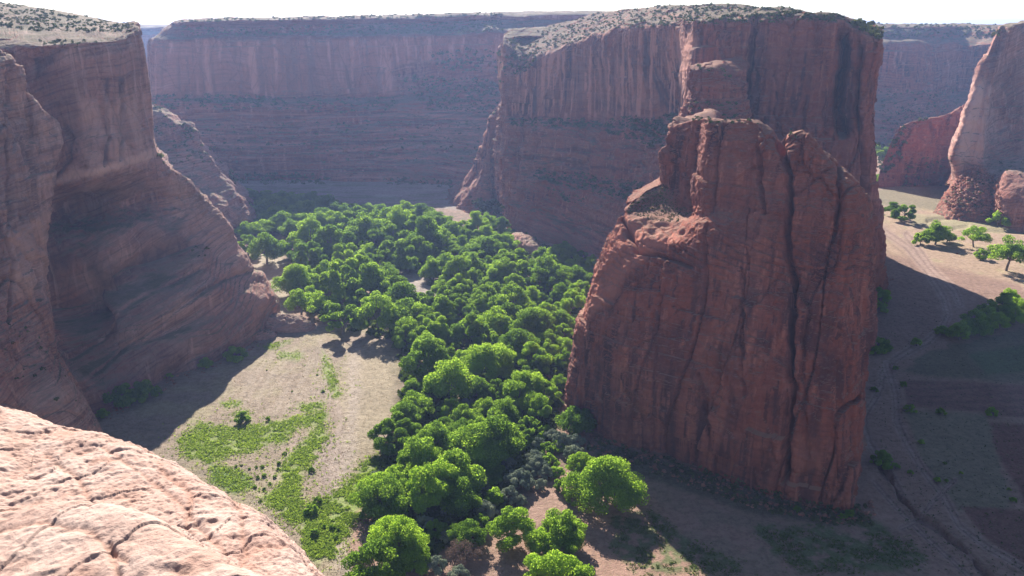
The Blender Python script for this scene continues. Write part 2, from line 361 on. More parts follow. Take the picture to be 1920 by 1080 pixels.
def left_buttress():
    C = [
     [at(-1000,900,150), at(-1000,760,165), at(-990,620,180), at(-980,500,192), at(-970,380,200), at(-960,250,208), at(-950,150,214), at(-940,90,220), at(-940,78,250), at(-1100,72,360)],
     [at(-260,900,190), at(-260,760,205), at(-260,620,222), at(-260,500,236), at(-250,380,246), at(-240,250,255), at(-230,150,262), at(-220,96,268), at(-240,84,300), at(-300,80,360)],
     [at(0,940,205), at(-20,800,212), at(-25,650,232), at(-20,540,248), at(-10,400,258), at(0,280,266), at(0,180,272), at(0,108,276), at(-20,92,296), at(-80,86,360)],
     [at(100,960,218), at(62,800,226), at(38,655,242), at(45,560,254), at(42,430,266), at(45,300,274), at(22,200,279), at(12,112,281), at(-5,95,300), at(-70,88,365)],
     [at(178,900,228), at(130,770,236), at(78,650,248), at(68,560,262), at(66,430,275), at(85,310,284), at(45,210,284), at(26,112,284), at(5,100,302), at(-60,90,370)],
     [at(215,870,242), at(165,760,248), at(104,662,258), at(86,560,270), at(80,430,283), at(112,255,292), at(66,190,288), at(36,122,290), at(20,106,305), at(-50,92,375)],
     [at(215,860,262), at(160,760,266), at(96,662,275), at(70,560,290), at(60,430,303), at(80,270,312), at(40,200,306), at(20,132,304), at(0,112,318), at(-70,96,385)],
     [at(150,850,285), at(100,760,290), at(50,662,300), at(10,560,315), at(0,430,325), at(0,290,330), at(-20,220,325), at(-40,150,325), at(-60,120,330), at(-100,100,390)],
    ]
    def post(S, N, U, V, d, ts, tv):
        low = 1-smooth(1.6, 2.6, tv); d = d*(1-.55*low)
        d = carve(d, U, V, [([(50,110),(60,260),(62,420),(70,560)], 5, 2.5), ([(20,140),(18,300),(28,430)], 4, 2.), ([(0,420),(25,480),(20,600)], 4, 2.)])
        return d, S
    def paint(P, N, U, V):
        n = fbm(P, 8, 4, seed=3)*14; s = np.zeros(U.shape)
        for pl, a, sf in [([(-50,180),(20,200),(30,330),(60,420),(45,520),(0,560),(-60,500)], .45, 20), ([(25,360),(60,380),(60,480),(30,470)], .5, 12)]:
            s = np.maximum(s, a*softpoly(U+n, V+n, pl, sf))
        l = .4*softpoly(U+n, V+n, [(10,440),(80,400),(85,560),(30,560)], 15)
        return s, l
    return rock('cliff_buttress', C, M_left, 2.4, post=post, paint=paint, strata=.6, joints=.8, lumps=.8, seed=5, blocks=.7)
left_buttress()

def rear_ridge():
    C = [
     [G(250,450), at(240,400,545), at(240,330,565), at(240,250,585), at(245,190,600), at(230,195,660), (-300,700,-4)],
     [G(360,455), at(325,400,540), at(305,330,565), at(300,265,590), at(300,206,602), at(290,208,650), (-240,690,-4)],
     [G(415,450), at(380,400,542), at(345,330,568), at(340,265,590), at(340,226,606), at(330,225,640), (-215,670,-4)],
     [G(436,445), at(412,400,546), at(384,345,565), at(370,290,586), at(366,240,602), at(352,238,630), (-205,660,-4)],
     [G(452,442), at(438,405,552), at(416,360,566), at(392,320,580), at(376,266,596), at(362,262,620), (-200,650,-4)],
     [G(468,436), at(462,405,562), at(446,368,570), at(424,342,580), at(388,314,592), at(376,310,615), (-192,645,-4)],
     [G(481,426), at(478,408,574), at(470,390,580), at(452,368,588), at(420,352,598), at(410,352,620), (-186,640,-4)],
     [G(480,412), at(476,405,592), at(466,392,598), at(450,378,604), at(430,368,612), at(424,370,630), (-190,650,-4)],
    ]
    def post(S, N, U, V, d, ts, tv):
        d = d*.7+fbm(S, (16, 16, 14), 3, seed=77)*5; return d, S
    return rock('ridge', C, M_left, 2.2, hrows=(5,), post=post, strata=.7, joints=.6, seed=12)
rear_ridge()

# --- far canyon wall
def far_wall():
    C = [
     [G(60,338), at(60,300,800), at(100,250,830), at(150,215,860), at(190,200,905), at(276,178,985), at(281,120,1000), at(283,78,1010), at(296,66,1030), at(312,50,1060), at(345,39,1100), at(360,38,1500), at(360,40,2600)],
     [G(230,338), at(232,300,782), at(238,250,800), at(244,215,815), at(272,195,850), at(286,178,905), at(287,120,915), at(289,78,925), at(300,66,940), at(318,50,960), at(340,39,990), at(360,38,1500), at(360,40,2600)],
     [G(300,338), at(300,300,765), at(298,255,775), at(296,225,785), at(292,193,790), at(292,180,797), at(291,120,800), at(292,78,803), at(308,66,810), at(326,50,816), at(350,38,830), at(420,38,1300), at(600,38,2600)],
     [G(440,338), at(440,300,760), at(440,255,772), at(440,225,782), at(440,193,784), at(440,180,794), at(440,120,797), at(442,75,800), at(442,62,806), at(442,50,811), at(442,36,818), at(520,36,1300), at(700,38,2600)],
     [G(560,338), at(560,300,764), at(560,255,776), at(560,225,786), at(560,193,788), at(560,180,798), at(560,120,801), at(560,72,804), at(560,60,811), at(560,47,816), at(560,34,824), at(640,34,1300), at(760,37,2600)],
     [G(700,342), at(700,300,775), at(700,255,792), at(700,225,805), at(700,195,820), at(700,182,838), at(700,120,846), at(700,70,850), at(700,58,866), at(700,45,880), at(700,31,900), at(740,31,1300), at(820,36,2600)],
     [G(800,346), at(800,300,775), at(800,260,800), at(800,225,815), at(800,190,835), at(800,170,850), at(800,110,866), at(800,68,872), at(800,56,890), at(800,43,905), at(800,29,930), at(840,29,1300), at(900,36,2600)],
     [G(900,352), at(895,310,745), at(890,270,775), at(890,230,805), at(890,195,830), at(890,160,850), at(890,106,868), at(890,64,876), at(895,52,895), at(895,40,912), at(895,26,940), at(930,26,1300), at(980,36,2600)],
     [G(1020,352), at(1010,310,740), at(1000,270,770), at(1000,230,800), at(1000,195,828), at(1000,160,848), at(1000,106,866), at(1000,62,874), at(1000,50,892), at(1000,38,908), at(1000,24,940), at(1040,24,1300), at(1080,36,2600)],
     [G(1150,352), at(1140,310,740), at(1140,270,770), at(1140,230,800), at(1140,195,828), at(1140,160,848), at(1140,106,866), at(1140,62,874), at(1140,50,892), at(1140,38,908), at(1140,24,940), at(1160,24,1300), at(1200,36,2600)],
    ]
    def post(S, N, U, V, d, ts, tv):
        face = smooth(4.8, 5.2, tv)*(1-smooth(6.8, 7.1, tv))
        terr = (1-smooth(4.4, 4.8, tv)); z = S[..., 2]+fbm(S, (160,160,90), 3, seed=6)*5
        q = z/6.5; qi = np.floor(q); qf = q-qi
        d = d*(1-.5*face)*(1-.3*terr)+terr*smooth(.1, 1., tv)*((.5-qf)*3.2*cellv(qi)*smooth(-.25, .25, fbm(S, (60,60,9), 2, seed=67))+fbm(S, (45, 45, 14), 4, seed=66)*4.5)
        d = d+fbm(S, (70, 70, 300), 3, seed=19)*9*face
        d = d*(1-.95*smooth(10.2, 11, tv)); return d, S
    def paint(P, N, U, V):
        n = fbm(P, 18, 4, seed=3)*14; s = np.zeros(U.shape)
        for pl, a, sf in [([(290,60),(1150,50),(1150,66),(290,78)], .5, 6), ([(480,75),(540,75),(530,120),(490,120)], .35, 12), ([(600,70),(640,70),(640,110),(600,110)], .3, 10), ([(330,120),(560,130),(560,165),(330,165)], .25, 14)]:
            s = np.maximum(s, a*softpoly(U+n*.4, V+n*.3, pl, sf))
        up = softpoly(U+n*.2, V+n*.3, [(288,78),(740,72),(940,66),(940,105),(740,120),(738,175),(288,178)], 7)
        l = up*(.3+.6*smooth(.1, .3, fbm(P, (9, 9, 160), 4, seed=50))); s = np.maximum(s, up*.8*smooth(.08, .28, fbm(P, (11, 11, 160), 4, seed=51)))
        dn = softpoly(U, V, [(280,200),(950,200),(950,340),(280,335)], 12); s = np.maximum(s, dn*.8*smooth(.06, .25, fbm(P, (90, 90, 4.5), 4, seed=52))); l = np.maximum(l, dn*.5*smooth(.12, .3, fbm(P, (110, 110, 5), 3, seed=53)))
        return s, l
    return rock('canyon_wall', C, M_far, 2.3, hidden=(0, 8), hrows=(10, 11), post=post, paint=paint, strata=1.3, ledge_h=8, joints=1.1, lumps=1.2, seed=21)
far_wall()

def spur():
    C = [
     [G(838,368), at(838,362,700), at(840,355,705), at(842,350,715), (-60,760,-4)],
     [G(850,392), at(852,372,660), at(864,350,672), at(872,332,684), (-50,740,-4)],
     [G(885,402), at(888,360,640), at(896,325,656), at(902,286,672), (-35,740,-4)],
     [G(922,408), at(920,350,640), at(920,280,655), at(928,214,668), (-15,760,-4)],
     [G(952,402), at(952,350,664), at(952,280,668), at(952,206,675), (10,770,-4)],
    ]
    return rock('rock_spur', C, M_mid, 2.4, hrows=(3,), strata=1.1, joints=.7, ledge_h=5, seed=25)
spur()

# --- central mesa with its tower
def central_mesa():
    cen = [(120,640,151)]
    C = [
     [(40,760,-4), (40,760,20), (40,760,40), (40,760,55), (40,760,75), (40,760,86), (40,755,105), (40,750,120), (44,745,127), (50,740,136)],
     [(-10,650,-4), (-9.8,650,20), (-9.6,650,40), (-9.4,650,55), (-8.4,650,75), (-6,650,86), (-8,690,105), (-8,690,120), (-2,690,127), (4,690,136)],
     [G(948,414), at(948,360,600), at(949,310,602), at(949,285,604), at(951,240,608), at(949,205,612), at(940,160,620), at(941,125,628), at(944,84,636), at(962,70,662)],
     [G(948,428), at(948,370,592), at(950,312,596), at(952,288,600), at(958,238,606), at(960,212,612), at(958,180,613), at(958,150,616), at(968,108,628), at(982,66,668)],
     [G(1000,452), at(1000,392,566), at(1000,345,576), at(1000,318,586), at(1000,250,596), at(1000,219,606), at(1000,165,609), at(1000,116,612), at(1008,88,632), at(1030,50,690)],
     [G(1105,478), at(1100,420,532), at(1095,366,545), at(1095,334,556), at(1096,256,566), at(1096,222,577), at(1096,140,580), at(1092,77,583), at(1092,56,620), at(1095,34,680)],
     [G(1195,510), at(1195,440,484), at(1192,385,494), at(1192,350,506), at(1196,262,518), at(1200,226,530), at(1196,140,533), at(1190,55,536), at(1190,38,568), at(1195,14,620)],
     [G(1262,540), at(1262,470,452), at(1262,410,462), at(1262,370,472), at(1266,262,486), at(1270,216,496), at(1264,140,498), at(1255,52,500), at(1252,34,525), at(1250,11,580)],
     [G(1296,560), at(1294,480,425), at(1292,410,430), at(1291,370,434), at(1290,262,438), at(1288,220,440), at(1300,140,443), at(1312,50,446), at(1305,38,462), at(1300,12,545)],
     [G(1400,560), at(1400,480,408), at(1400,410,413), at(1400,370,416), at(1400,262,420), at(1400,220,422), at(1402,130,425), at(1406,44,428), at(1405,30,446), at(1405,11,520)],
     [G(1500,560), at(1500,480,398), at(1500,410,403), at(1500,370,406), at(1500,262,409), at(1500,220,411), at(1500,130,413), at(1500,40,415), at(1498,26,430), at(1490,22,500)],
     [G(1580,550), at(1578,480,396), at(1577,410,400), at(1577,370,402), at(1577,262,404), at(1577,220,405), at(1580,130,406), at(1582,50,407), at(1580,34,420), at(1560,34,490)],
     [G(1640,548), at(1632,480,400), at(1630,410,402), at(1628,370,402), at(1622,262,401), at(1622,220,401), at(1627,140,401), at(1634,84,401), at(1625,58,412), at(1605,48,480)],
     [G(1674,528), at(1650,485,424), at(1643,410,420), at(1641,370,418), at(1636,262,414), at(1635,220,413), at(1640,140,410), at(1648,84,408), at(1640,60,418), at(1622,50,490)],
     [(222,500,-4), (214,500,20), (209,500,42), (206,500,56), (204,500,80), (204,500,92), (206,500,112), (206,500,128), (198,500,133), (180,505,136)],
     [(222,620,-4), (214,620,20), (209,620,42), (206,620,56), (204,620,80), (204,620,92), (206,620,112), (200,640,132), (192,640,136), (180,640,140)],
     [(205,720,-4), (196,700,20), (192,690,42), (190,685,56), (188,680,80), (186,680,92), (184,678,112), (180,676,132), (170,670,136), (160,665,140)],
     [(120,800,-4), (118,790,20), (116,780,42), (114,775,56), (112,770,80), (110,768,92), (108,764,112), (106,760,132), (100,750,136), (100,740,140)],
    ]
    for c in C: c.append((c[-1][0]*.45+cen[0][0]*.55, c[-1][1]*.45+cen[0][1]*.55, min(151, c[-1][2]+3) if c[-1][2] < 148 else 151)); c.append((cen[0][0]+.01*c[-1][0], cen[0][1]+.01*c[-1][1], 151.5))
    lines = [([(1416,40),(1408,110),(1392,190),(1388,240)], 5.5, 11.), ([(1583,40),(1578,120),(1572,180),(1578,250)], 7, 14.), ([(1510,180),(1506,250),(1508,330)], 3, 2.5), ([(1548,170),(1545,250)], 3, 2),
             ([(1612,90),(1607,200),(1622,330),(1634,420)], 4, 5), ([(1452,110),(1450,220)], 3, 1.5), ([(1530,40),(1530,100)], 3, 1.5), ([(978,230),(975,300),(968,360)], 3, 3), ([(1330,60),(1325,150)], 3, 1.5)]
    def post(S, N, U, V, d, ts, tv):
        ts = ts-1; back = smooth(13.2, 14, ts)
        upper = smooth(4.9, 5.1, tv)*(1-smooth(7, 7.2, tv)); low = 1-smooth(1.7, 2.2, tv)
        tower = smooth(6.6, 7.2, ts)*(1-back)
        d = d*(1-.45*upper*(1-tower))*(1-.5*low*(1-tower))*(1+.1*tower)
        q = (S[..., 2]+.15*S[..., 0]+fbm(S, 40, 3, seed=4)*9)/6.; qi = np.floor(q); qf = q-qi
        mid = smooth(.4, 1, tv)*(1-smooth(4.3, 4.8, tv))*(1-tower)
        d = d+mid*((.5-qf)*3.4*cellv(qi)+ridged(S, (14, 14, 10), 3, seed=61)*2.4)
        top = smooth(8.6, 9.6, tv); d = d*(1-.55*top)
        d = d+(carve(d, U, V, lines)-d)*(1-smooth(7., 7.5, tv))
        # scalloped alcove under the cap in the corner between wall and tower
        return d, S
    def paint(P, N, U, V):
        n = fbm(P, 8, 4, seed=3)*10; s = np.zeros(U.shape)
        def stroke(ln, wd, a):
            nonlocal s; s = np.maximum(s, a*np.exp(-(pdist(U+n*.25, V, ln)/wd)**2))
        for u0 in (1208, 1218, 1230): stroke([(u0,70),(u0+10,120),(u0+32,180),(u0+58,216)], 4.5, .95)
        for u0, a in ((1130,.5),(1147,.6),(1160,.45),(1175,.6),(1190,.5),(1108,.35),(1085,.4),(1060,.3),(1040,.4),(1015,.3)): stroke([(u0,90),(u0+2,150),(u0+8,205)], 4, a)
        stroke([(1245,80),(1262,130),(1285,180)], 4, .6)
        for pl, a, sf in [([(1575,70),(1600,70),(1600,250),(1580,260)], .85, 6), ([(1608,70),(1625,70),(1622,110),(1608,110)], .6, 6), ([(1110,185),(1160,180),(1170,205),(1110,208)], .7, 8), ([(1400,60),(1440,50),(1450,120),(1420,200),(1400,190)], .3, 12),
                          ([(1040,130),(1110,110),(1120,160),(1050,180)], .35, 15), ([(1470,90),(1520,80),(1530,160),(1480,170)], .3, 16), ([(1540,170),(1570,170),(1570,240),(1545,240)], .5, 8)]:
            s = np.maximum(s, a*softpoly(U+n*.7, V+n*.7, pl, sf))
        uf = softpoly(U, V+n*.3, [(958,120),(1030,92),(1140,58),(1260,52),(1300,60),(1290,216),(1100,222),(958,220)], 6)
        s = np.maximum(s, uf*.95*smooth(.06, .2, fbm(P, (5, 5, 110), 4, seed=93))*smooth(-.3, .1, fbm(P, 35, 2, seed=95)))
        tw_ = softpoly(U, V, [(1310,50),(1640,60),(1640,300),(1600,450),(1300,200)], 10)
        s = np.maximum(s, tw_*.85*smooth(.1, .3, fbm(P, (6, 6, 50), 4, seed=96)))
        ml = softpoly(U, V+n*.3, [(958,250),(1240,262),(1240,330),(958,318)], 8); s = np.maximum(s, ml*.7*smooth(.05, .25, fbm(P, (30, 30, 3.5), 3, seed=97)))
        lw = softpoly(U, V+n*.3, [(950,345),(1160,400),(1160,490),(950,420)], 8); s = np.maximum(s, lw*.5*smooth(.05, .25, fbm(P+P[..., :1]*np.array([0, 0, .25]), (40, 40, 3.5), 3, seed=98)))
        l = .7*softpoly(U+n*.5, V+n*.5, [(1255,60),(1310,70),(1305,130),(1295,170),(1275,160),(1262,100)], 7)
        l = np.maximum(l, uf*.8*smooth(.12, .28, fbm(P, (4, 4, 100), 3, seed=94)))
        for u0 in (1135, 1155, 1182, 1120, 1202): l = np.maximum(l, .5*np.exp(-(pdist(U+n*.25, V, [(u0,110),(u0+6,190)])/3)**2))
        return s, l
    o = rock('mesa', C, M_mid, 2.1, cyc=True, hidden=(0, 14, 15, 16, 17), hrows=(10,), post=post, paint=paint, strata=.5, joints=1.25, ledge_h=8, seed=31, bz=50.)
    o.data.materials.append(M_butte); _, ts, tv = loft(C, 2.1, True, (0, 14, 15, 16, 17), (10,))
    mi = ((ts[:, None] > 8.05) & (ts[:, None] < 14.5) & (tv[None, :-1] < 7.)).astype(np.int32)
    o.data.polygons.foreach_set('material_index', mi.ravel()); return o
central_mesa()

def step_buttress():
    C = [
     [(93,430,50), at(1262,262,415), at(1280,222,405), at(1294,182,398), at(1300,134,398), at(1306,122,404), (112,425,124)],
     [(96,390,50), at(1286,262,372), at(1296,222,378), at(1304,186,384), at(1306,150,388), at(1315,122,394), (112,425,124)],
     [(110,385,50), at(1330,262,372), at(1336,216,378), at(1340,190,384), at(1345,150,388), at(1345,124,394), (115,425,124)],
     [(124,385,50), at(1372,262,376), at(1382,214,382), at(1384,186,388), at(1384,160,392), at(1376,140,398), (118,425,122)],
     [(132,395,50), at(1392,262,392), at(1396,214,398), at(1394,190,402), at(1392,165,404), at(1388,150,408), (120,425,120)],
     [(130,440,50), (128,440,80), (126,440,90), (124,440,96), (122,440,105), (120,440,114), (116,432,118)],
    ]
    return rock('rock_shoulder', C, M_butte, 2.2, cyc=True, hidden=(4, 5), strata=1.2, joints=.8, ledge_h=5, lumps=.6, seed=35)
step_buttress()

# --- the great butte in front
def butte():
    C = [
     [G(1058,790), at(1070,700,280), at(1085,600,286), at(1108,510,290), at(1136,440,292), at(1166,398,293), at(1212,362,303), at(1243,346,306), at(1243,300,307), at(1252,252,307), at(1262,240,309)],
     [G(1090,806), at(1098,700,272), at(1108,600,274), at(1126,515,278), at(1150,442,286), at(1180,408,290), at(1225,380,298), at(1256,356,301), at(1258,300,302), at(1266,250,302), at(1280,232,305)],
     [G(1150,830), at(1155,710,258), at(1165,600,263), at(1180,515,267), at(1200,452,275), at(1222,422,282), at(1258,402,290), at(1275,385,292), at(1282,310,294), at(1288,255,296), at(1296,226,299)],
     [G(1215,850), at(1218,720,250), at(1225,600,257), at(1238,515,262), at(1252,455,267), at(1268,424,277), at(1288,406,283), at(1298,392,285), at(1304,310,286), at(1308,255,288), at(1312,222,292)],
     [G(1300,880), at(1302,740,241), at(1306,620,247), at(1310,520,252), at(1314,460,256), at(1318,420,261), at(1322,400,266), at(1326,380,268), at(1330,310,271), at(1334,260,274), at(1338,222,280)],
     [G(1390,908), at(1392,760,231), at(1396,630,237), at(1400,520,243), at(1402,460,247), at(1404,430,250), at(1408,400,253), at(1410,370,256), at(1414,310,260), at(1416,265,263), at(1420,226,270)],
     [G(1470,932), at(1470,780,222), at(1472,640,229), at(1474,540,235), at(1474,470,240), at(1474,430,243), at(1474,400,245), at(1472,370,248), at(1468,320,252), at(1462,285,256), at(1460,262,263)],
     [G(1535,950), at(1536,790,216), at(1538,650,224), at(1540,540,230), at(1540,470,235), at(1540,430,238), at(1540,400,240), at(1538,370,243), at(1530,310,248), at(1520,275,251), at(1505,246,258)],
     [G(1575,958), at(1580,800,214), at(1588,650,222), at(1592,540,229), at(1595,470,234), at(1594,430,236), at(1592,400,238), at(1590,370,240), at(1582,335,245), at(1560,305,251), at(1530,272,258)],
     [G(1592,952), at(1607,860,223), at(1622,690,235), at(1636,600,242), at(1640,535,246), at(1637,480,248), at(1630,430,251), at(1624,395,253), at(1614,362,256), at(1590,325,260), at(1550,285,266)],
     [(114,240,-4), (116,250,14), (120,262,40), (122,268,56), (123,272,66), (122,275,76), (122,276,79), (120,277,83), (116,277,87), (110,277,91), (102,277,96)],
     [(150,330,-4), (145,330,20), (143,330,40), (142,330,56), (140,330,66), (136,330,70), (132,330,74), (128,330,78), (122,330,84), (116,330,90), (106,325,97)],
     [(130,400,-4), (130,400,20), (130,400,40), (128,400,56), (126,400,66), (124,400,76), (122,400,80), (120,400,84), (118,400,88), (112,398,93), (102,385,98)],
     [(80,400,-4), (82,400,20), (84,395,40), (86,390,56), (86,385,66), (86,380,76), (86,375,84), (86,370,90), (86,370,95), (86,365,100), (86,360,105)],
     [(45,350,-4), (50,345,20), (55,340,40), (58,335,56), (60,332,66), (61,330,74), (62,328,80), (63,326,86), (64,326,93), (66,326,101), (68,326,105)],
     [(26,310,-4), (30,315,20), (35,315,40), (40,314,56), (43,312,66), (46,308,74), (54,316,80), (60,318,84), (61,318,93), (62,318,102), (64,318,106)],
    ]
    for c in C:
        x, y, z = c[-1]; c.append((x*.4+86*.6, y*.4+300*.6 if y < 300 else y*.5+310*.5, min(z, 104)*.75+99*.25)); c.append((82+.02*x, 300+.02*y, 98))
    lines = [([(1464,225),(1466,262),(1478,330),(1480,400),(1478,450),(1486,540),(1484,640),(1478,760),(1472,900)], 5., 6.), ([(1430,270),(1427,330),(1434,400)], 3.5, 3), ([(1572,310),(1576,370),(1573,420),(1562,450)], 4, 3.5),
             ([(1245,260),(1262,300),(1250,350)], 3, 2), ([(1300,230),(1292,300),(1290,340),(1298,395)], 3, 3), ([(1390,500),(1392,620),(1400,740)], 3, 2.), ([(1310,700),(1330,800),(1340,900)], 3, 2), ([(1585,690),(1576,780),(1572,900)], 3, 1.8), ([(1170,400),(1190,470),(1240,480),(1300,500)], 4, 3),
             ([(1340,240),(1345,330),(1340,380)], 3, 1), ([(1520,560),(1500,700),(1512,860)], 3, 1.2), ([(1600,450),(1590,520),(1600,640)], 3, 1.8)]
    def post(S, N, U, V, d, ts, tv):
        front = (1-smooth(9.3, 10, ts)); shoulder = (1-smooth(3.2, 4, ts))
        ledge = shoulder*smooth(4.6, 5, tv)*(1-smooth(7, 7.3, tv))
        tp = smooth(9.6, 10.3, tv); d = d*(1-.65*ledge)*(1-.7*tp)-2.2*tp*smooth(10.2, 10.8, tv)
        rr = shoulder*np.exp(-((tv-4.6)/.9)**2); d = d*(1-.4*rr)+rr*fbm(S, (9, 9, 7), 3, seed=90)*3.5
        # slanting bedding band across the lower middle
        b = np.exp(-((V-(470+.05*(U-1200)))/40)**2)*front
        q = (S[..., 2]+.28*S[..., 0]+fbm(S, 20, 3, seed=4)*4)/2.2; qf = q-np.floor(q); d = d+b*(qf-.5)*.9
        d = carve(d, U, V, lines)
        return d, S
    def paint(P, N, U, V):
        n = fbm(P, 7, 4, seed=3)*12; s = np.zeros(U.shape)
        low = (.25+.6*smooth(420, 620, V))*smooth(-.02, .28, fbm(P, (7, 7, 34), 4, seed=70)); low = np.maximum(low, (.3+.5*smooth(300, 600, V))*smooth(.12, .3, fbm(P, (2.2, 2.2, 40), 3, seed=71)))
        s = np.maximum(s, low)
        for ln, wd, a in [([(1345,270),(1345,420)], 4, .4), ([(1330,280),(1330,400)], 3, .35), ([(1372,300),(1370,440)], 5, .4), ([(1310,260),(1312,380)], 7, .5), ([(1450,320),(1452,430)], 4, .4)]:
            s = np.maximum(s, a*np.exp(-(pdist(U+n*.3, V, ln)/wd)**2))
        for pl, a, sf in [([(1200,620),(1290,600),(1300,700),(1230,720)], .6, 20), ([(1440,740),(1475,730),(1475,800),(1450,800)], .6, 10), ([(1520,640),(1580,650),(1560,730),(1520,720)], .5, 12), ([(1130,690),(1220,720),(1210,820),(1120,780)], .5, 18),
                          ([(1340,640),(1390,650),(1390,720),(1340,700)], .5, 14)]:
            s = np.maximum(s, a*softpoly(U+n, V+n, pl, sf))
        l = .7*softpoly(U+n, V+n, [(1165,395),(1240,420),(1290,440),(1240,470),(1190,500),(1150,560),(1085,620),(1100,520)], 10)  # sunlight on the left-facing shoulder painted in as paler rock
        l = np.maximum(l, .3*softpoly(U+n, V+n, [(1480,815),(1530,830),(1540,880),(1490,900)], 8))
        return s, l
    return rock('butte', C, M_butte, 2.0, cyc=True, hidden=(10, 11, 12, 13, 14), post=post, paint=paint, strata=.42, joints=1.5, ledge_h=9, lumps=.65, seed=43, blocks=.9, bz=58.)
butte()

# --- right hand side
def right_wall():
    C = [[G(u, 300-d), at(u,270-d*.5,1010), at(u,225,1040), at(u,190,1065), at(u,170,1080), at(u,120,1090), at(u,84,1096), at(u,72,1120), at(u,56,1140), at(u+10,47+dv,1200), at(u+10,46,1700), at(u+20,46,2600)]
         for u, d, dv in ((1560, 0, 0), (1660, 4, 0), (1740, 0, 1), (1800, 8, -1), (1860, 2, 3), (1900, 6, 4), (2000, 2, 3), (2150, 0, 2))]
    for k, dy in ((1, -10), (3, 35), (5, -20)): C[k] = [(x*(y+dy)/y, y+dy, z) if i else (x, y, z) for i, (x, y, z) in enumerate(C[k])]
    def post(S, N, U, V, d, ts, tv):
        d = d+fbm(S, (60, 60, 200), 3, seed=14)*10*(1-smooth(6, 7, tv)); return d*(1-.95*smooth(9.2, 10, tv)), S
    return rock('canyon_wall', C, M_far, 2.6, hrows=(9, 10), strata=1.2, joints=1., post=post, ledge_h=9, seed=51)
right_wall()

def left_gap_wall():
    C = [[G(u, 200), at(u,160,1560), at(u,120,1580), at(u,90,1600), at(u,66,1610), at(u,58,1640), at(u,49,1700), at(u,47,2600)] for u in (120, 200, 260, 310, 380)]
    return rock('canyon_wall', C, M_far, 2.6, hrows=(6,), strata=1.2, joints=1., lumps=1.5, ledge_h=11, seed=55)
left_gap_wall()

def red_fin():
    C = [
     [G(1640,352), at(1650,320,738), at(1662,285,742), at(1678,252,748), at(1684,246,756), (390,790,-4)],
     [G(1690,350), at(1692,310,736), at(1698,275,742), at(1705,236,750), at(1712,233,758), (405,800,-4)],
     [G(1735,348), at(1738,310,732), at(1745,270,740), at(1752,228,748), at(1758,225,757), (420,805,-4)],
     [G(1780,346), at(1782,310,730), at(1786,260,738), at(1792,216,746), at(1798,213,755), (440,805,-4)],
     [G(1830,344), at(1830,310,730), at(1826,250,738), at(1812,198,746), at(1818,196,755), (460,805,-4)],
    ]
    return rock('rock_fin', C, M_butte, 2.2, hrows=(4,), strata=.8, joints=1.1, lumps=.7, seed=57)
red_fin()

def right_cliff():
    C = [
     [(400,740,-4), (398,738,16), (396,736,32), (398,736,50), (402,736,72), (408,738,98), (416,740,118), (420,742,132), (450,760,138)],
     [G(1786,378), at(1788,345,655), at(1784,312,650), at(1781,286,648), at(1804,226,652), at(1826,150,660), at(1855,88,668), at(1876,48,678), at(1920,42,760)],
     [G(1800,386), at(1806,350,640), at(1812,318,638), at(1818,290,640), at(1834,225,645), at(1850,150,652), at(1868,90,662), at(1888,47,672), at(1940,42,760)],
     [G(1850,398), at(1848,358,618), at(1846,326,618), at(1845,296,628), at(1850,230,640), at(1858,160,648), at(1880,95,656), at(1905,45,668), at(1970,42,760)],
     [G(1880,400), at(1878,362,610), at(1870,330,618), at(1862,300,632), at(1866,230,650), at(1876,160,660), at(1900,95,668), at(1925,44,678), at(2000,42,760)],
     [G(1960,415), at(1958,372,600), at(1955,334,612), at(1950,300,630), at(1950,230,650), at(1955,160,660), at(1965,95,668), at(1975,44,678), at(2060,42,760)],
     [G(2150,440), at(2140,392,565), at(2130,350,580), at(2120,306,600), at(2120,230,620), at(2120,160,630), at(2120,95,640), at(2120,44,650), at(2160,42,760)],
    ]
    def post(S, N, U, V, d, ts, tv):
        low = 1-smooth(1.5, 2.6, tv); return d*(1-.6*low)+low*fbm(S, (12, 12, 9), 2, seed=78)*2., S
    def paint(P, N, U, V):
        n = fbm(P, 8, 4, seed=3)*10
        s = .5*softpoly(U+n, V+n, [(1870,120),(1920,110),(1920,200),(1880,210)], 14)
        l = .9*softpoly(U+n, V+n, [(1790,280),(1830,150),(1856,160),(1848,300),(1800,310)], 10)  # pale rock, with the sun on its left face also painted in
        return s, l
    return rock('cliff', C, M_left, 2.2, hidden=(0, 5), hrows=(7,), post=post, paint=paint, strata=.7, joints=.8, seed=59, blocks=.6)
right_cliff()

def right_slabs():
    C = [
     [G(1872,420,-3), at(1864,400,598), at(1862,372,604), at(1866,345,614), (390,640,-3)],
     [G(1892,428,-3), at(1880,395,580), at(1880,352,590), at(1884,322,604), (392,650,-3)],
     [G(1925,436,-3), at(1925,390,566), at(1925,345,576), at(1925,318,594), (410,650,-3)],
     [G(2000,450,-3), at(2000,395,548), at(2000,345,560), at(2000,310,580), (440,650,-3)],
    ]
    return rock('rock_slab', C, M_left, 2.2, strata=.5, joints=.1, lumps=.6, seed=63, blocks=0.)
right_slabs()

def talus():
    C = [
     [G(1750,398,-2), at(1766,376,642), at(1786,346,656), (370,690,8)],
     [G(1790,412,-2), at(1798,378,616), at(1810,326,636), (372,690,14)],
     [G(1832,416,-2), at(1836,376,604), at(1838,314,630), (375,690,18)],
     [G(1862,416,-2), at(1862,382,602), at(1862,334,624), (385,680,14)],
     [G(1880,404,-2), at(1880,385,606), at(1885,365,620), (395,680,6)],
    ]
    def post(S, N, U, V, d, ts, tv): return d*.4+ridged(S, (6, 6, 5), 3, seed=7)*2.2, S
    return rock('talus_slope', C, M_mid, 2.2, post=post, strata=.4, joints=.2, seed=67, blocks=.5)
talus()

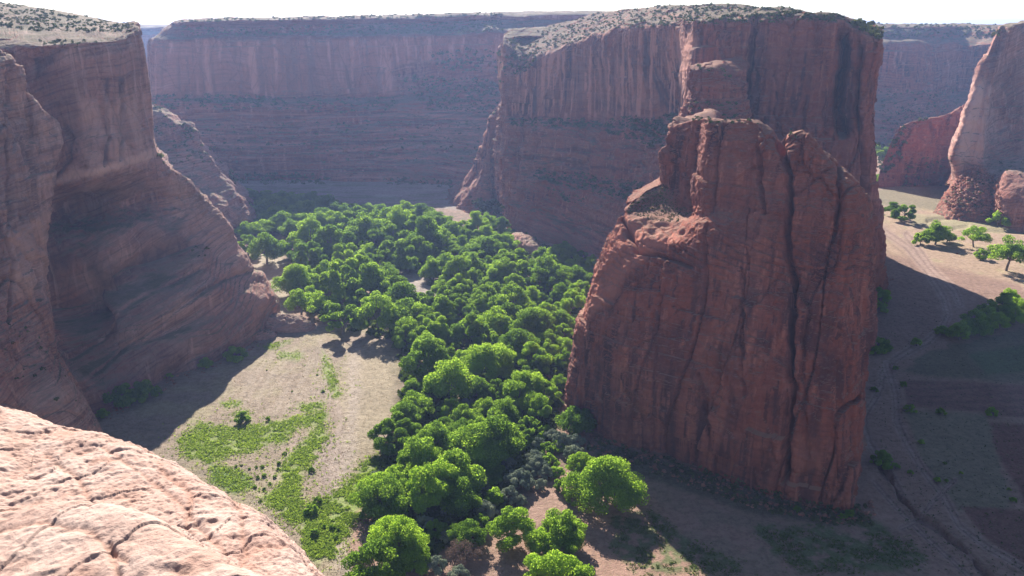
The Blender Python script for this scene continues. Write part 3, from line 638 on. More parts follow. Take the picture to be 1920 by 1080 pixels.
# low lit boulders and banks on the floor: an uneven dome
def dome(name, cx, cy, rx, ry, h, rot, mat, seed, label=None, n=46):
    a = np.linspace(0, 2*np.pi, n*2, endpoint=False)[:, None]; r = np.linspace(1, 0, n)[None, :]
    rr = np.sin(r*np.pi/2); X = rx*np.cos(a)*rr; Y = ry*np.sin(a)*rr; Z = h*np.cos(r*np.pi/2)**.8-h*.12+0*a
    c, s = math.cos(rot), math.sin(rot)
    P = np.stack([cx+X*c-Y*s, cy+X*s+Y*c, Z], -1); k = max(.3, min(rx, ry)/4)
    N = P-np.array([cx, cy, -h*.5]); N /= np.linalg.norm(N, axis=-1, keepdims=True)
    d = fbm(P, k*2.4, 4, seed=seed)*k*1.1+ridged(P, (k*1.2,)*3, 2, seed=seed)*k*.25
    P = P+N*d[..., None]; Q = gridq(n*2, n, True)
    o = mesh_from(name, P.reshape(-1, 3), Q, mat, True, {'stain': np.zeros(n*n*2), 'pale': np.full(n*n*2, .3)})
    return o
bx, by, _ = gd(530, 618); o = dome('rock_outcrop', bx, by+2, 16, 7, 7.5, -.1, M_left, 3); struct(o)
bx, by, _ = gd(482, 632); o = dome('rock_outcrop', bx, by, 9, 5, 4, .2, M_left, 6); struct(o)
bx, by, _ = gd(990, 470); o = dome('rock_outcrop', bx-1, by+8, 6, 26, 9, .35, M_left, 9); struct(o)

# --- the rock the camera stands on
def rim_rock():
    m, t, b = new_mat('weathered_pale_sandstone'); n = NT(t); p = n.pos()
    a = n.noise(n.mapv(p, (.7, .7, .7)), 1, 6, .65); g = n.noise(n.mapv(p, (9, 9, 9)), 1, 5, .7); bl = n.noise(n.mapv(p, (.22, .22, .5)), 1, 4, .6, .5)
    c = n.mix(n.ramp(a, [(.38, 0.), (.62, 1.)]), (.44, .275, .22), (.51, .365, .305)); c = n.mix(n.ramp(bl, [(.48, 0.), (.62, .75)]), c, (.47, .30, .235))
    c = n.mix(n.ramp(g, [(.35, .5), (.5, 0.)]), c, (.30, .19, .16)); c = n.mix(n.math('MULTIPLY', n.attr('pale'), .6), c, (.55, .41, .35))
    c = n.mix(n.attr('stain'), c, (.33, .17, .12))
    n.l(c, b.inputs['Base Color']); bm = n.bump(g, .05, .8); g2 = n.noise(n.mapv(p, (38, 38, 38)), 1, 4, .7); bm = n.bump(g2, .012, .8, bm); n.l(bm, b.inputs['Normal'])
    def lobe(name, C, seed, amp, grooves):
        S, ts, tv = loft(C, 2.0, False); N = normals(S, False); U, V = proj(S); tvv = tv[None, :]+0*U
        pit = fbm(S, (1.9, 1.6, .9), 4, seed=seed); lump = 1-np.abs(fbm(S, (.9, .8, .45), 3, seed=seed+5))*2.2
        cup = np.clip(-.04-fbm(S, (.95, .8, .5), 2, seed=seed+14), 0, 1)
        big = fbm(S, (4, 4, 3), 3, seed=seed+2)*.5; fine = fbm(S, (.16, .16, .12), 3, seed=seed+8)
        pk = np.clip(-.02-fbm(S, (.42, .38, .26), 2, seed=seed+24), 0, 1); kn = np.clip(fbm(S, (.5, .45, .3), 3, seed=seed+34), -.1, 1); d = amp*(big*.8+pit*.12+lump*.02-cup*.06-pk*.12+kn*.07+fine*.055)
        zz = S[..., 2]+.15*S[..., 0]+fbm(S, 3, 2, seed=seed+7)*.5; q = zz/.42; d = d+amp*((q-np.floor(q))*.05)
        for ln, wd, dp in grooves: d = d-dp*np.exp(-(pdist(U+8*np.sin(V/31), V, ln)/wd)**2)
        st = smooth(.1, .4, cup)*.4
        for ln, wd, dp in grooves: st = np.maximum(st, .5*np.exp(-(pdist(U+8*np.sin(V/31), V, ln)/(wd*.8))**2))
        P = S+N*d[..., None]; fade = smooth(-.05, .2, pit)
        o = mesh_from(name, P.reshape(-1, 3), gridq(len(ts), len(tv)), m, True, {'stain': st.ravel(), 'pale': (fade*.8).ravel()}); return struct(o)
    # rows run from near the camera's feet over the crest and down out of sight
    def col(pts, back): return pts+back
    A = []
    for (u, v, Y) in ((-1500,640,32), (-800,690,31), (-260,728,30), (-60,746,30), (90,788,29), (232,832,27), (316,870,25.5), (382,906,24), (497,985,21), (605,1095,18), (715,1235,15.5), (815,1400,13)):
        x, y, z = at(u, v, Y); k = 1.
        A.append([at(u-380*k, v+640, Y*.40), at(u-240*k, v+420, Y*.53), at(u-120, v+215, Y*.70), at(u-40, v+70, Y*.88), (x, y, z), (x+.5, y+1.6, z-2.2), (x+1.1, y+3.2, z-7.5), (x+1.6, y+5, z-24), (x+2.2, y+7, z-60)])
    lobe('rim_rock', A, 2, 1., [([(90,850),(140,900),(170,960),(210,1080)], 7, .07), ([(300,880),(350,930),(360,1080)], 7, .08), ([(400,900),(450,960),(470,1040),(440,1080)], 7, .08), ([(200,840),(330,950),(430,1040)], 6, .06)])
    B = []
    for (u, v, Y) in ((-400,1000,10), (-150,968,10.5), (0,950,10.8), (130,946,10.6), (225,966,10.2), (310,1000,9.6), (435,1075,8.6), (540,1170,7.6), (630,1300,6.6)):
        x, y, z = at(u, v, Y)
        B.append([at(u-160, v+700, Y*.45), at(u-90, v+380, Y*.62), at(u-40, v+170, Y*.78), at(u-12, v+50, Y*.92), (x, y, z), (x+.15, y+.55, z-.75), (x+.3, y+1.1, z-2.6), (x+.5, y+1.7, z-7)])
    lobe('rim_rock', B, 7, .6, [([(0,1000),(90,985),(180,1010),(240,1060)], 8, .04), ([(215,1030),(222,1100)], 9, .05)])
    return m
M_rim = rim_rock()
def rocks_mesh(name, P, S, mat, seed):
    """angular boulders: jittered low spheres, many in one mesh"""
    rng = np.random.default_rng(seed); nu, nv = 7, 5
    a = np.linspace(0, 2*np.pi, nu, endpoint=False)[:, None]; b = np.linspace(-1.45, 1.45, nv)[None, :]
    B = np.stack([np.cos(a)*np.cos(b), np.sin(a)*np.cos(b), np.sin(b)+0*a], -1).reshape(-1, 3); Q = gridq(nu, nv, True)
    n = len(P); V = B[None]*(1+rng.uniform(-.3, .3, (n, len(B), 1)))*rng.uniform(.6, 1.2, (n, 1, 3))*np.array([1, 1, .7])*S[:, None, None]*.5+P[:, None]+np.array([0, 0, .12])*S[:, None, None]
    k = len(B); QQ = (Q[None]+np.arange(n)[:, None, None]*k).reshape(-1, 4)
    return mesh_from(name, V.reshape(-1, 3), QQ, mat, False, {'stain': np.zeros(n*k), 'pale': np.repeat(rng.uniform(0, .5, n), k)})

# ------------------------------------------------------------ ground
TRACKS = [  # polylines in the photograph, laid out on the flat floor
 [(1645,425),(1700,462),(1738,505),(1770,560),(1778,590),(1768,612),(1740,640),(1700,660),(1668,680),(1655,700),(1652,725),(1640,748),(1622,775),(1620,800),(1632,835),(1665,880),(1690,925)],
 [(1664,682),(1680,740),(1682,790),(1700,830),(1735,885),(1770,930),(1800,985),(1850,1025),(1920,1068)],
 [(1640,905),(1690,960),(1740,1010),(1800,1065),(1840,1100)], [(1690,990),(1720,975),(1750,940),(1790,900)],
 [(1700,440),(1745,500),(1790,545),(1800,570)]]
GULLY = [(1650,870),(1672,905),(1690,935),(1722,965),(1760,992),(1800,1025),(1850,1078),(1890,1120)]
def ground_h(X, Y, U, V):
    P = np.stack([X, Y, 0*X], -1)
    h = fbm(P, 60, 3, seed=5)*.8+fbm(P, 9, 3, seed=8)*.28
    inr = (V > 0) & (V < 1300) & (U > -300) & (U < 2300) & (Y > 100)
    g = np.where(inr, pdist(U, V, GULLY), 999.); w_ = 7+4*np.sin(V/19.)+3*np.sin(V/7.)
    h = h-1.7*(1-smooth(.35, 1., g/w_))
    for ln in TRACKS: 
        t = np.where(inr, pdist(U, V, ln), 999.); h = h-.25*np.exp(-(t/6)**2)
    for ln, dp in (([(1740,414),(1790,406),(1830,404),(1870,398)], 1.6), ([(1850,432),(1890,434),(1930,436)], 1.3), ([(1790,428),(1815,424)], .9)):
        t = np.where(inr, pdist(U, V, ln), 999.); h = h-dp*np.exp(-(t/3.2)**2)
    return h
def ground():
    ys = [-400, -200, 0, 60, 110, 140]; y = 158.
    while y < 1150: ys.append(y); y += max(.42, y*y/(CH*F)*1.9)
    while y < 9500: ys.append(y); y *= 1.12
    ys = np.array(ys); k = np.concatenate([np.linspace(-9, -1.0, 14)[:-1], np.linspace(-1.0, -.42, 60)[:-1], np.linspace(-.42, .74, 780), np.linspace(.74, 1.1, 40)[1:], np.linspace(1.1, 9, 14)[1:]])
    Y = ys[None, :]+0*k[:, None]; X = k[:, None]*np.maximum(np.abs(ys), 250)[None, :]
    U, V = proj(np.stack([X, Y, 0*X], -1)); bad = Y < 100; U = np.where(bad, -5000., U); V = np.where(bad, 5000., V)
    Z = ground_h(X, Y, U, V); P = np.stack([X, Y, Z], -1)
    n1 = fbm(P, 14, 4, seed=1); n2 = fbm(P, 3.2, 4, seed=2); n3 = fbm(P, 45, 3, seed=3); n4 = fbm(P, (2.2, 30, 1), 3, seed=4)
    col = np.zeros(X.shape+(3,)); col[:] = (.36, .225, .175)
    def lay(mask, c):
        nonlocal col; m = np.clip(mask, 0, 1)[..., None]; col = col*(1-m)+np.array(c)*m
    wu, wv = U+n1*60+n2*14, V+n1*30+n2*10
    def reg(pl, soft=8, warp=1.): return softpoly(U+(wu-U)*warp, V+(wv-V)*warp, pl, soft)
    meadow = reg([(150,790),(250,730),(400,665),(520,615),(745,610),(765,690),(735,790),(700,880),(670,960),(650,1100),(300,1100),(150,900)], 6, .3)
    lay(meadow, (.34, .26, .195)); lay(meadow*smooth(-.1, .35, n1), (.33, .275, .175)); lay(.6*meadow*smooth(.05, .3, fbm(P, (6, 6, 1), 4, seed=33)), (.25, .20, .15)); lay(meadow*smooth(.1, .4, n3)*.7, (.40, .30, .25))
    lay(meadow*reg([(640,640),(750,640),(735,760),(690,900),(640,1080),(600,1080),(640,800)], 10, .4), (.36, .29, .20))
    lay(.75*reg([(612,820),(640,800),(650,860),(625,960),(590,950),(600,880)], 8, .5), (.34, .26, .23))
    lay(.9*np.exp(-(pdist(U+n1*10, V, [(668,650),(662,760),(655,840),(640,930),(625,1000),(650,1080)])/13)**2), (.42, .34, .275)); lay(.55*np.exp(-(pdist(U, V, [(600,640),(640,790),(622,880),(640,960),(640,1080)])/6)**2), (.43, .34, .28))
    lay(.5*reg([(480,660),(640,650),(620,760),(480,780),(430,740)], 10, .5)*smooth(-.2, .2, n4), (.42, .34, .27))
    green = np.zeros(U.shape)
    for pl in GREEN: green = np.maximum(green, softpoly(U+n1*16+n2*9, V+n1*8+n2*6, pl, 9))
    lay(green*.85, (.23, .31, .07)); em = reg([(395,870),(460,885),(480,910),(440,925),(400,905)], 6, .3); lay(em*.6, (.10, .19, .06))
    # floor of the wash at the far end
    far = reg([(440,335),(960,335),(960,400),(840,392),(700,392),(560,370),(440,362)], 4, .15)
    lay(far, (.33, .27, .25)); lay(far*.7*smooth(0, .3, fbm(P, (60, 9, 1), 3, seed=12)), (.18, .22, .13)); lay(far*.6*smooth(.05, .3, fbm(P, (90, 14, 1), 3, seed=13)), (.42, .36, .33))
    lay(.8*reg([(850,338),(940,350),(940,400),(880,400),(860,370)], 6, .2), (.30, .16, .12))
    # forest floor
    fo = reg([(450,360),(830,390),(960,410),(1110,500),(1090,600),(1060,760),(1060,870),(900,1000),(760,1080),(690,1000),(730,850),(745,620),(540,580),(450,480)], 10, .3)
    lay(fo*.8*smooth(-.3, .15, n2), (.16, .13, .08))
    lay(reg([(740,505),(810,500),(830,550),(800,570),(740,540)], 6, .2), (.38, .31, .27)); lay(reg([(470,470),(530,470),(545,600),(510,620),(480,520)], 6, .2), (.40, .33, .25))
    lay(.7*reg([(960,990),(1240,960),(1330,1100),(940,1100)], 12, .3), (.37, .22, .165))
    # behind the butte to the right
    rf = reg([(1640,380),(1930,400),(1930,540),(1640,470)], 8, .2); lay(rf, (.44, .30, .215)); lay(rf*.6*smooth(0, .3, n1), (.36, .31, .17))  # sunlit floor painted lighter, down to the mesa's shadow edge
    lay(reg([(1700,400),(1930,410),(1930,440),(1800,430),(1710,425)], 5, .3)*.7, (.34, .31, .17))
    lay(reg([(1640,470),(1920,535),(1920,620),(1700,650),(1640,650)], 8, .2), (.31, .19, .15))  # shaded floor beyond that edge painted darker
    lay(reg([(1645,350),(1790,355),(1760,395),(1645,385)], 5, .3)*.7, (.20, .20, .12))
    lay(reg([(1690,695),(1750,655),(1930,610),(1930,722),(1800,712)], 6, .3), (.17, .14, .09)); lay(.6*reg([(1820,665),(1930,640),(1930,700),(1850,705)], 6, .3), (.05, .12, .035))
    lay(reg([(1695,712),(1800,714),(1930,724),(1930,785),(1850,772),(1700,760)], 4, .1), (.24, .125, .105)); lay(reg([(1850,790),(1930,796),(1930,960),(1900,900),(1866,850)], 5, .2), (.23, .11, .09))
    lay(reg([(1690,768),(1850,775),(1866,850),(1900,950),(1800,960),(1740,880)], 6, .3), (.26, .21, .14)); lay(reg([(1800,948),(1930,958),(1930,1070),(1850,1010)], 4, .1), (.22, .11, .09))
    for s_ in (.0, .5): lay(.35*reg([(1695,712),(1930,724),(1930,785),(1700,760)], 4, .1)*smooth(.1, .5, np.sin(V/2.2+U*.02)), (.19, .10, .085))
    lay(.55*reg([(1120,820),(1230,850),(1480,950),(1600,965),(1700,1000),(1760,1100),(1350,1100),(1200,960)], 14, .4)*smooth(-.25, .1, n1), (.21, .17, .12))
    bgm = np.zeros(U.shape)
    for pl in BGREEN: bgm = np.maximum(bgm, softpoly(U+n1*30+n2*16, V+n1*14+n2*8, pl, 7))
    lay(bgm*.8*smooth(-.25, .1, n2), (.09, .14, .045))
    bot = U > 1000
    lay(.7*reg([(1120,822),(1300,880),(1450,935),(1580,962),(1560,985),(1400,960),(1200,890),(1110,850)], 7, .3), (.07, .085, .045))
    for i, ln in enumerate(TRACKS):
        t = pdist(U+n2*3, V+n2*2, ln); tw = 11 if i in (0, 1, 4) else 8
        lay(.85*(1-smooth(.5, 1., t/tw)), (.42, .29, .24)); lay(.75*np.exp(-((t-tw*.38)/1.6)**2), (.22, .13, .11))
    # dry tracks crossing the lit slope
    for ln in ([(1650,440),(1700,480),(1730,530)], [(1650,455),(1690,500),(1715,560),(1720,640)], [(1090,1080),(1110,1040),(1130,1000)]): lay(.5*np.exp(-(pdist(U, V, ln)/2.5)**2), (.24, .15, .12))
    g = pdist(U, V, GULLY); lay(.7*np.exp(-((g-7)/3.)**2)*smooth(-.4, .2, n1), (.22, .13, .10)); lay(.8*(1-smooth(0, 7, g)), (.25, .15, .13))
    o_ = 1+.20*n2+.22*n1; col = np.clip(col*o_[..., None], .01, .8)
    m, t, b = new_mat('canyon_floor'); n = NT(t); p = n.pos()
    a = n.noise(n.mapv(p, (.45, .45, .45)), 1, 6, .75); a2 = n.noise(n.mapv(p, (1.6, 1.6, 1.6), (4, 2, 1)), 1, 4, .7)
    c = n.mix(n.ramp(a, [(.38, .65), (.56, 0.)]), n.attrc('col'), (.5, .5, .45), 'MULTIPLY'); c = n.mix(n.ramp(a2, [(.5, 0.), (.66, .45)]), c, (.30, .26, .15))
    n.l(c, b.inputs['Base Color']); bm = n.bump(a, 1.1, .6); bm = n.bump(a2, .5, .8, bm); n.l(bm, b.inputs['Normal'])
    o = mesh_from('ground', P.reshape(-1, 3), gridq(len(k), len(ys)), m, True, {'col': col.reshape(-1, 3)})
    return struct(o), m
GREEN = [[(335,825),(372,792),(430,800),(470,798),(552,785),(600,766),(612,776),(604,800),(560,800),(535,828),(505,830),(478,846),(430,852),(395,868),(345,858)],
 [(604,795),(614,820),(600,840),(560,900),(566,950),(560,990),(535,965),(505,945),(500,935),(535,905),(528,880),(552,850)],
 [(700,850),(716,870),(700,910),(690,950),(655,985),(640,1010),(622,1000),(640,960),(655,915),(680,885)], [(575,1020),(625,1012),(632,1045),(600,1050)], [(395,870),(460,885),(480,910),(440,925),(400,905)], [(495,650),(540,640),(545,636),(505,655)], [(605,660),(622,690),(638,740),(626,745),(612,700)],
 [(560,960),(620,930),(660,900),(690,860),(700,880),(670,960),(640,1010),(600,1060),(570,1030)], [(440,772),(462,768),(466,786),(446,788)], [(524,662),(568,664),(560,674),(530,672)], [(560,760),(604,752),(604,762),(566,772)], [(416,755),(448,750),(446,760),(420,762)]]
BGREEN = [[(1430,1005),(1540,980),(1580,1000),(1700,1010),(1740,1050),(1700,1075),(1500,1075),(1450,1040)], [(1160,975),(1220,955),(1290,1010),(1380,1050),(1400,1075),(1200,1078),(1150,1030)], [(1600,960),(1660,985),(1680,1010),(1610,1000)], [(1420,985),(1470,990),(1480,1010),(1430,1010)]]
GR, M_floor = ground()

# ------------------------------------------------------------ trees and shrubs
def leaf_mat(name, base, tr, var=.25, trans=.42):
    m = bpy.data.materials.new(name); m.use_nodes = True; t = m.node_tree; n = NT(t); t.nodes.clear()
    out = n.n('ShaderNodeOutputMaterial'); oi = n.n('ShaderNodeObjectInfo'); a = n.attr('tone')
    k = n.math('ADD', n.math('MULTIPLY', a, 1.), n.math('MULTIPLY', n.math('SUBTRACT', oi.outputs['Random'], .5), var))
    d1 = tuple(x*.62 for x in base); t1 = tuple(x*.62 for x in tr); yel = (base[0]*1.45, base[1]*1.22, base[2]*1.1); ty = (tr[0]*1.45, tr[1]*1.22, tr[2])
    c = n.mix(n.ramp(k, [(.15, 0.), (.85, 1.)]), d1, yel); c2 = n.mix(n.ramp(k, [(.15, 0.), (.85, 1.)]), t1, ty)
    df = n.n('ShaderNodeBsdfDiffuse'); tl = n.n('ShaderNodeBsdfTranslucent'); mx = n.n('ShaderNodeMixShader'); mx.inputs[0].default_value = trans
    n.l(c, df.inputs['Color']); n.l(c2, tl.inputs['Color']); n.l(df.outputs[0], mx.inputs[1]); n.l(tl.outputs[0], mx.inputs[2])
    gl = n.n('ShaderNodeBsdfGlossy'); gl.inputs['Roughness'].default_value = .45; mg = n.n('ShaderNodeMixShader'); mg.inputs[0].default_value = .05
    n.l(mx.outputs[0], mg.inputs[1]); n.l(gl.outputs[0], mg.inputs[2]); n.l(mx.outputs[0], out.inputs[0]); return m
L_cot = leaf_mat('cottonwood_leaves', (.13, .25, .034), (.37, .63, .07), .7, .5)
L_oli = leaf_mat('silver_leaves', (.26, .33, .26), (.22, .30, .2), .2, .3)
L_scr = leaf_mat('scrub_leaves', (.11, .135, .065), (.10, .14, .05), .3, .25)
L_und_shade = leaf_mat('undergrowth_shade_grass_leaves', (.08, .13, .03), (.12, .2, .03), .3, .35)
L_dry = leaf_mat('bare_twigs', (.25, .19, .16), (.16, .12, .09), .2, .2)
L_gra = leaf_mat('grass_blades', (.20, .32, .055), (.35, .53, .07), .2, .45)
L_tan = leaf_mat('dry_grass_blades', (.34, .28, .18), (.3, .24, .14), .2, .3)
M_bark, _t, _b = new_mat('bark'); _n = NT(_t); _n.l(_n.mix(_n.noise(_n.mapv(_n.pos(), (3, 3, .6)), 1, 4), (.13, .10, .08), (.26, .21, .17)), _b.inputs['Base Color'])
def leaves(cen, nrm, size, rng, spread=.75, aspect=1.):
    """quads facing roughly along nrm"""
    n = len(cen); d = nrm+rng.normal(size=(n, 3))*spread; d /= np.linalg.norm(d, axis=1)[:, None]
    r = rng.normal(size=(n, 3)); a = np.cross(d, r); a /= np.linalg.norm(a, axis=1)[:, None]+1e-9; b = np.cross(d, a)
    s = (size*rng.uniform(.6, 1.35, n))[:, None]; a = a*s*.5; b = b*s*.5*aspect
    V = np.stack([cen-a-b*.4, cen+a*.4-b, cen+a+b*.4, cen-a*.4+b], 1).reshape(-1, 3)
    return V, np.arange(n*4).reshape(-1, 4)

def clumps(name, P, S, mat, nq, label, cat, seed, asp=1., up=.2, flat=.6):
    """many small leafy clumps as one mesh: P centres, S sizes"""
    rng = np.random.default_rng(seed); n = len(P); c = np.repeat(P, nq, 0); s = np.repeat(S, nq)
    d = rng.normal(size=(n*nq, 3)); d[:, 2] = np.abs(d[:, 2]); d /= np.linalg.norm(d, axis=1)[:, None]
    p = c+d*(s*.5*rng.uniform(.5, 1, n*nq))[:, None]*np.array([1, 1, flat*1.6]); V, Q = leaves(p, d+np.array([0, 0, up]), s*.42, rng, .6, asp)
    tone = np.repeat(np.clip(.5+np.repeat(rng.normal(size=n)*.2, nq)+rng.normal(size=n*nq)*.12, 0, 1), 4)
    o = mesh_from(name, V, Q, mat, False, {'tone': tone}); return stuff(o, label, cat)
def inside(pl, n, rng):
    a = np.array(pl, float); lo, hi = a.min(0), a.max(0); out = np.zeros((0, 2))
    while len(out) < n:
        q = rng.uniform(lo, hi, (n*2, 2)); out = np.concatenate([out, q[inpoly(q[:, 0], q[:, 1], pl)]])
    return out[:n]
bpy.context.view_layer.update(); DG = bpy.context.evaluated_depsgraph_get()
def cast(uv, nz=.2, ym=0):
    pts = []
    for u, v in uv:
        x, y, z = at(u, v, 100.); d = Vector((x, y, z-CH)).normalized(); ok, loc, nr, *_ = sc.ray_cast(DG, Vector((0, 0, CH))+d*60, d)
        if ok and nr.z > nz and ym < loc.y < 2500: pts.append(loc[:])
    return np.array(pts).reshape(-1, 3)
def scrub():
    rng = np.random.default_rng(5); groups = {}
    def add(key, pl, n, smin, smax, nz=.2, clump=.05):
        q = inside(pl, n, rng); m = fbm(np.stack([q[:, 0]/9, q[:, 1]/4, 0*q[:, 0]], 1), 1.6, 2); q = q[m > clump-.12]; p = cast(q, nz, 365 if key in ('mesa', 'far') else 0)
        if len(p): P, S = groups.setdefault(key, ([], [])); P.append(p); S.append(smin+(smax-smin)*rng.random(len(p))**2.2)
    add('mesa', [(950,75),(1030,50),(1150,14),(1250,6),(1450,8),(1590,30),(1580,40),(1310,46),(1255,48),(1140,58),(1020,98),(960,112)], 5200, .5, 2.)
    add('mesa', [(942,108),(1010,95),(1010,120),(985,135),(945,150)], 260, 1.2, 2.8, .1); add('mesa', [(1290,190),(1385,190),(1390,222),(1290,222)], 160, .8, 2., .3); add('mesa', [(1305,118),(1385,135),(1380,150),(1300,135)], 60, .8, 1.8, .3)
    add('mesa', [(955,222),(1100,222),(1280,214),(1285,262),(1180,262),(1100,238),(960,238)], 1100, 1.5, 3.6, .12); add('mesa', [(1180,225),(1275,225),(1260,300),(1200,270)], 300, 2, 4, .05)
    add('mesa', [(1000,316),(1120,328),(1245,352),(1250,388),(1150,372),(1040,344),(1000,332)], 900, 1.5, 3.6, .1); add('mesa', [(1020,350),(1100,372),(1080,390),(1030,370)], 90, 1.5, 3, .05)
    add('left', [(-10,-8),(120,12),(250,46),(245,60),(60,58),(0,50)], 2600, .4, 1.5); add('left', [(70,72),(180,78),(170,92),(80,92)], 90, .8, 1.8, .3); add('left', [(0,560),(90,640),(170,760),(120,760),(0,700)], 40, .8, 2., .1)
    add('left', [(295,205),(340,222),(372,245),(372,262),(330,250),(300,240)], 110, 1.2, 2.6); add('left', [(340,450),(380,455),(400,480),(370,485)], 12, 1, 2, 0)
    add('far', [(338,36),(940,22),(945,60),(600,66),(338,68)], 3000, 1.2, 3.4, .15); add('far', [(285,178),(500,178),(500,205),(285,205)], 500, 2, 4.5, .1); add('far', [(500,185),(740,182),(740,215),(500,210)], 250, 2, 4.5, .1)
    add('far', [(740,140),(945,150),(930,215),(800,205)], 700, 2, 5, .05); add('far', [(290,230),(900,225),(900,300),(290,310)], 700, 1.6, 4, .2); add('far', [(790,95),(940,90),(940,140),(830,135)], 300, 2, 5, .05)
    add('far', [(425,322),(620,328),(620,346),(440,345)], 260, 2.5, 6, -1); add('far', [(720,330),(850,340),(850,352),(720,345)], 120, 2, 5, -1); add('far', [(880,370),(945,380),(945,412),(900,405)], 160, 3, 7, -1)
    add('far', [(1590,42),(1880,42),(1870,72),(1640,72)], 800, 2., 5, .15); add('far', [(1640,165),(1800,170),(1800,200),(1650,260)], 300, 2, 5, .1); add('far', [(1640,250),(1700,250),(1690,300),(1650,330)], 120, 3, 7, -1)
    add('shoulder', [(1168,396),(1212,358),(1245,344),(1275,370),(1295,400),(1270,418),(1215,412)], 900, .25, .8, .15, -.2); add('shoulder', [(1170,392),(1245,344),(1250,352),(1180,400)], 40, .5, 1.2, .1); add('shoulder', [(1300,218),(1440,218),(1440,232),(1300,230)], 160, .6, 1.6, .3); add('shoulder', [(1475,238),(1510,238),(1510,262),(1480,262)], 40, .6, 1.5, .2)
    add('talus', [(1770,380),(1800,330),(1840,318),(1865,330),(1868,400),(1790,402)], 420, .8, 2.4, .05, -.1); add('talus', [(1700,300),(1790,290),(1775,350),(1690,350)], 240, 1.5, 3.4, -.2); add('talus', [(1870,300),(1920,300),(1920,330),(1880,330)], 30, 1, 2, .1)
    add('butte_foot', [(1110,815),(1300,870),(1480,930),(1590,955),(1620,940),(1640,985),(1560,985),(1420,955),(1250,895),(1100,850)], 700, .8, 2.4, -1, 0.)
    lab = dict(mesa='dark scrub dotted over the central mesa top and its ledges', left='low scrub on the rim and benches of the left cliffs', far='hazy scrub along the far rims and ledges', shoulder='dry green scrub on the sunlit shoulder and crest of the butte', talus='grey-green scrub over the boulder slope at right', butte_foot='dark weeds along the shaded foot of the butte')
    for k_, (P, S) in groups.items(): clumps('scrub', np.concatenate(P), np.concatenate(S), L_scr, 14, lab[k_], 'scrub', 9)
scrub()
def floor_pts(pl, n, rng):
    q = inside(pl, n, rng); U, V = q[:, 0], q[:, 1]; up = (540-V)/F; t = -CH/(-sp+cp*up); X = (U-960)/F*t; Y = (cp+sp*up)*t
    return np.stack([X, Y, ground_h(X, Y, U, V)], 1), U, V
def grasses():
    rng = np.random.default_rng(8); P, S = [], []
    for i, pl in enumerate(GREEN):
        a = np.array(pl, float); ar = np.ptp(a[:, 0])*np.ptp(a[:, 1]); p, U, V = floor_pts(pl, int(ar*.2)+30, rng); p[:, :2] += rng.normal(size=(len(p), 2))*np.where(rng.random((len(p), 1)) < .25, 4.5, 1.2); p = p[fbm(p, 5, 3, seed=4) > -.22]; P.append(p); S.append(rng.uniform(.35, 1.2, len(p)))
    clumps('grass', np.concatenate(P), np.concatenate(S), L_gra, 7, 'bright green grass patches on the dry meadow', 'grass', 3, .6, .1, .7)
    P, S = [], []
    for i, pl in enumerate(BGREEN):
        a = np.array(pl, float); ar = np.ptp(a[:, 0])*np.ptp(a[:, 1]); p, U, V = floor_pts(pl, int(ar*.06)+30, rng); p[:, :2] += rng.normal(size=(len(p), 2))*1.6; p = p[fbm(p, 4, 3, seed=4) > .0]; P.append(p); S.append(rng.uniform(.4, 1.1, len(p)))
    clumps('grass', np.concatenate(P), np.concatenate(S), L_und_shade, 6, 'green grass in the shade below the butte', 'grass', 4, .6, .1, .6)  # darker leaf colour puts the butte's shade into this grass
    p, U, V = floor_pts([(200,760),(330,700),(400,665),(520,620),(745,610),(765,700),(735,800),(690,940),(655,1080),(300,1080),(200,900)], 12000, rng)
    clumps('dry_grass', p, rng.uniform(.25, .6, len(p)), L_tan, 4, 'tan dry grass tufts over the sunlit meadow', 'grass', 5, .7, .1, .7)
    P, S = [], []
    for pl, n, a, b in (([(545,560),(745,600),(830,600),(800,520),(860,430),(960,430),(1110,500),(1085,600),(1065,700),(1040,800),(930,960),(760,1070),(700,1040),(720,860),(760,720),(740,640),(620,610)], 3600, 2., 5.), ([(450,380),(640,400),(830,420),(800,470),(540,450)], 600, 3, 6)):
        p, U, V = floor_pts(pl, n, rng); P.append(p); S.append(rng.uniform(a, b, len(p)))
    clumps('undergrowth', np.concatenate(P), np.concatenate(S), L_und_shade, 26, 'dark tangled undergrowth beneath the cottonwoods', 'undergrowth', 6)
    p, U, V = floor_pts([(1640,560),(1930,560),(1930,1080),(1760,1080),(1640,900)], 1500, rng); clumps('dry_grass', p, rng.uniform(.3, .9, len(p)), L_scr, 5, 'sparse weeds over the shaded fields at right', 'grass', 7)
grasses()

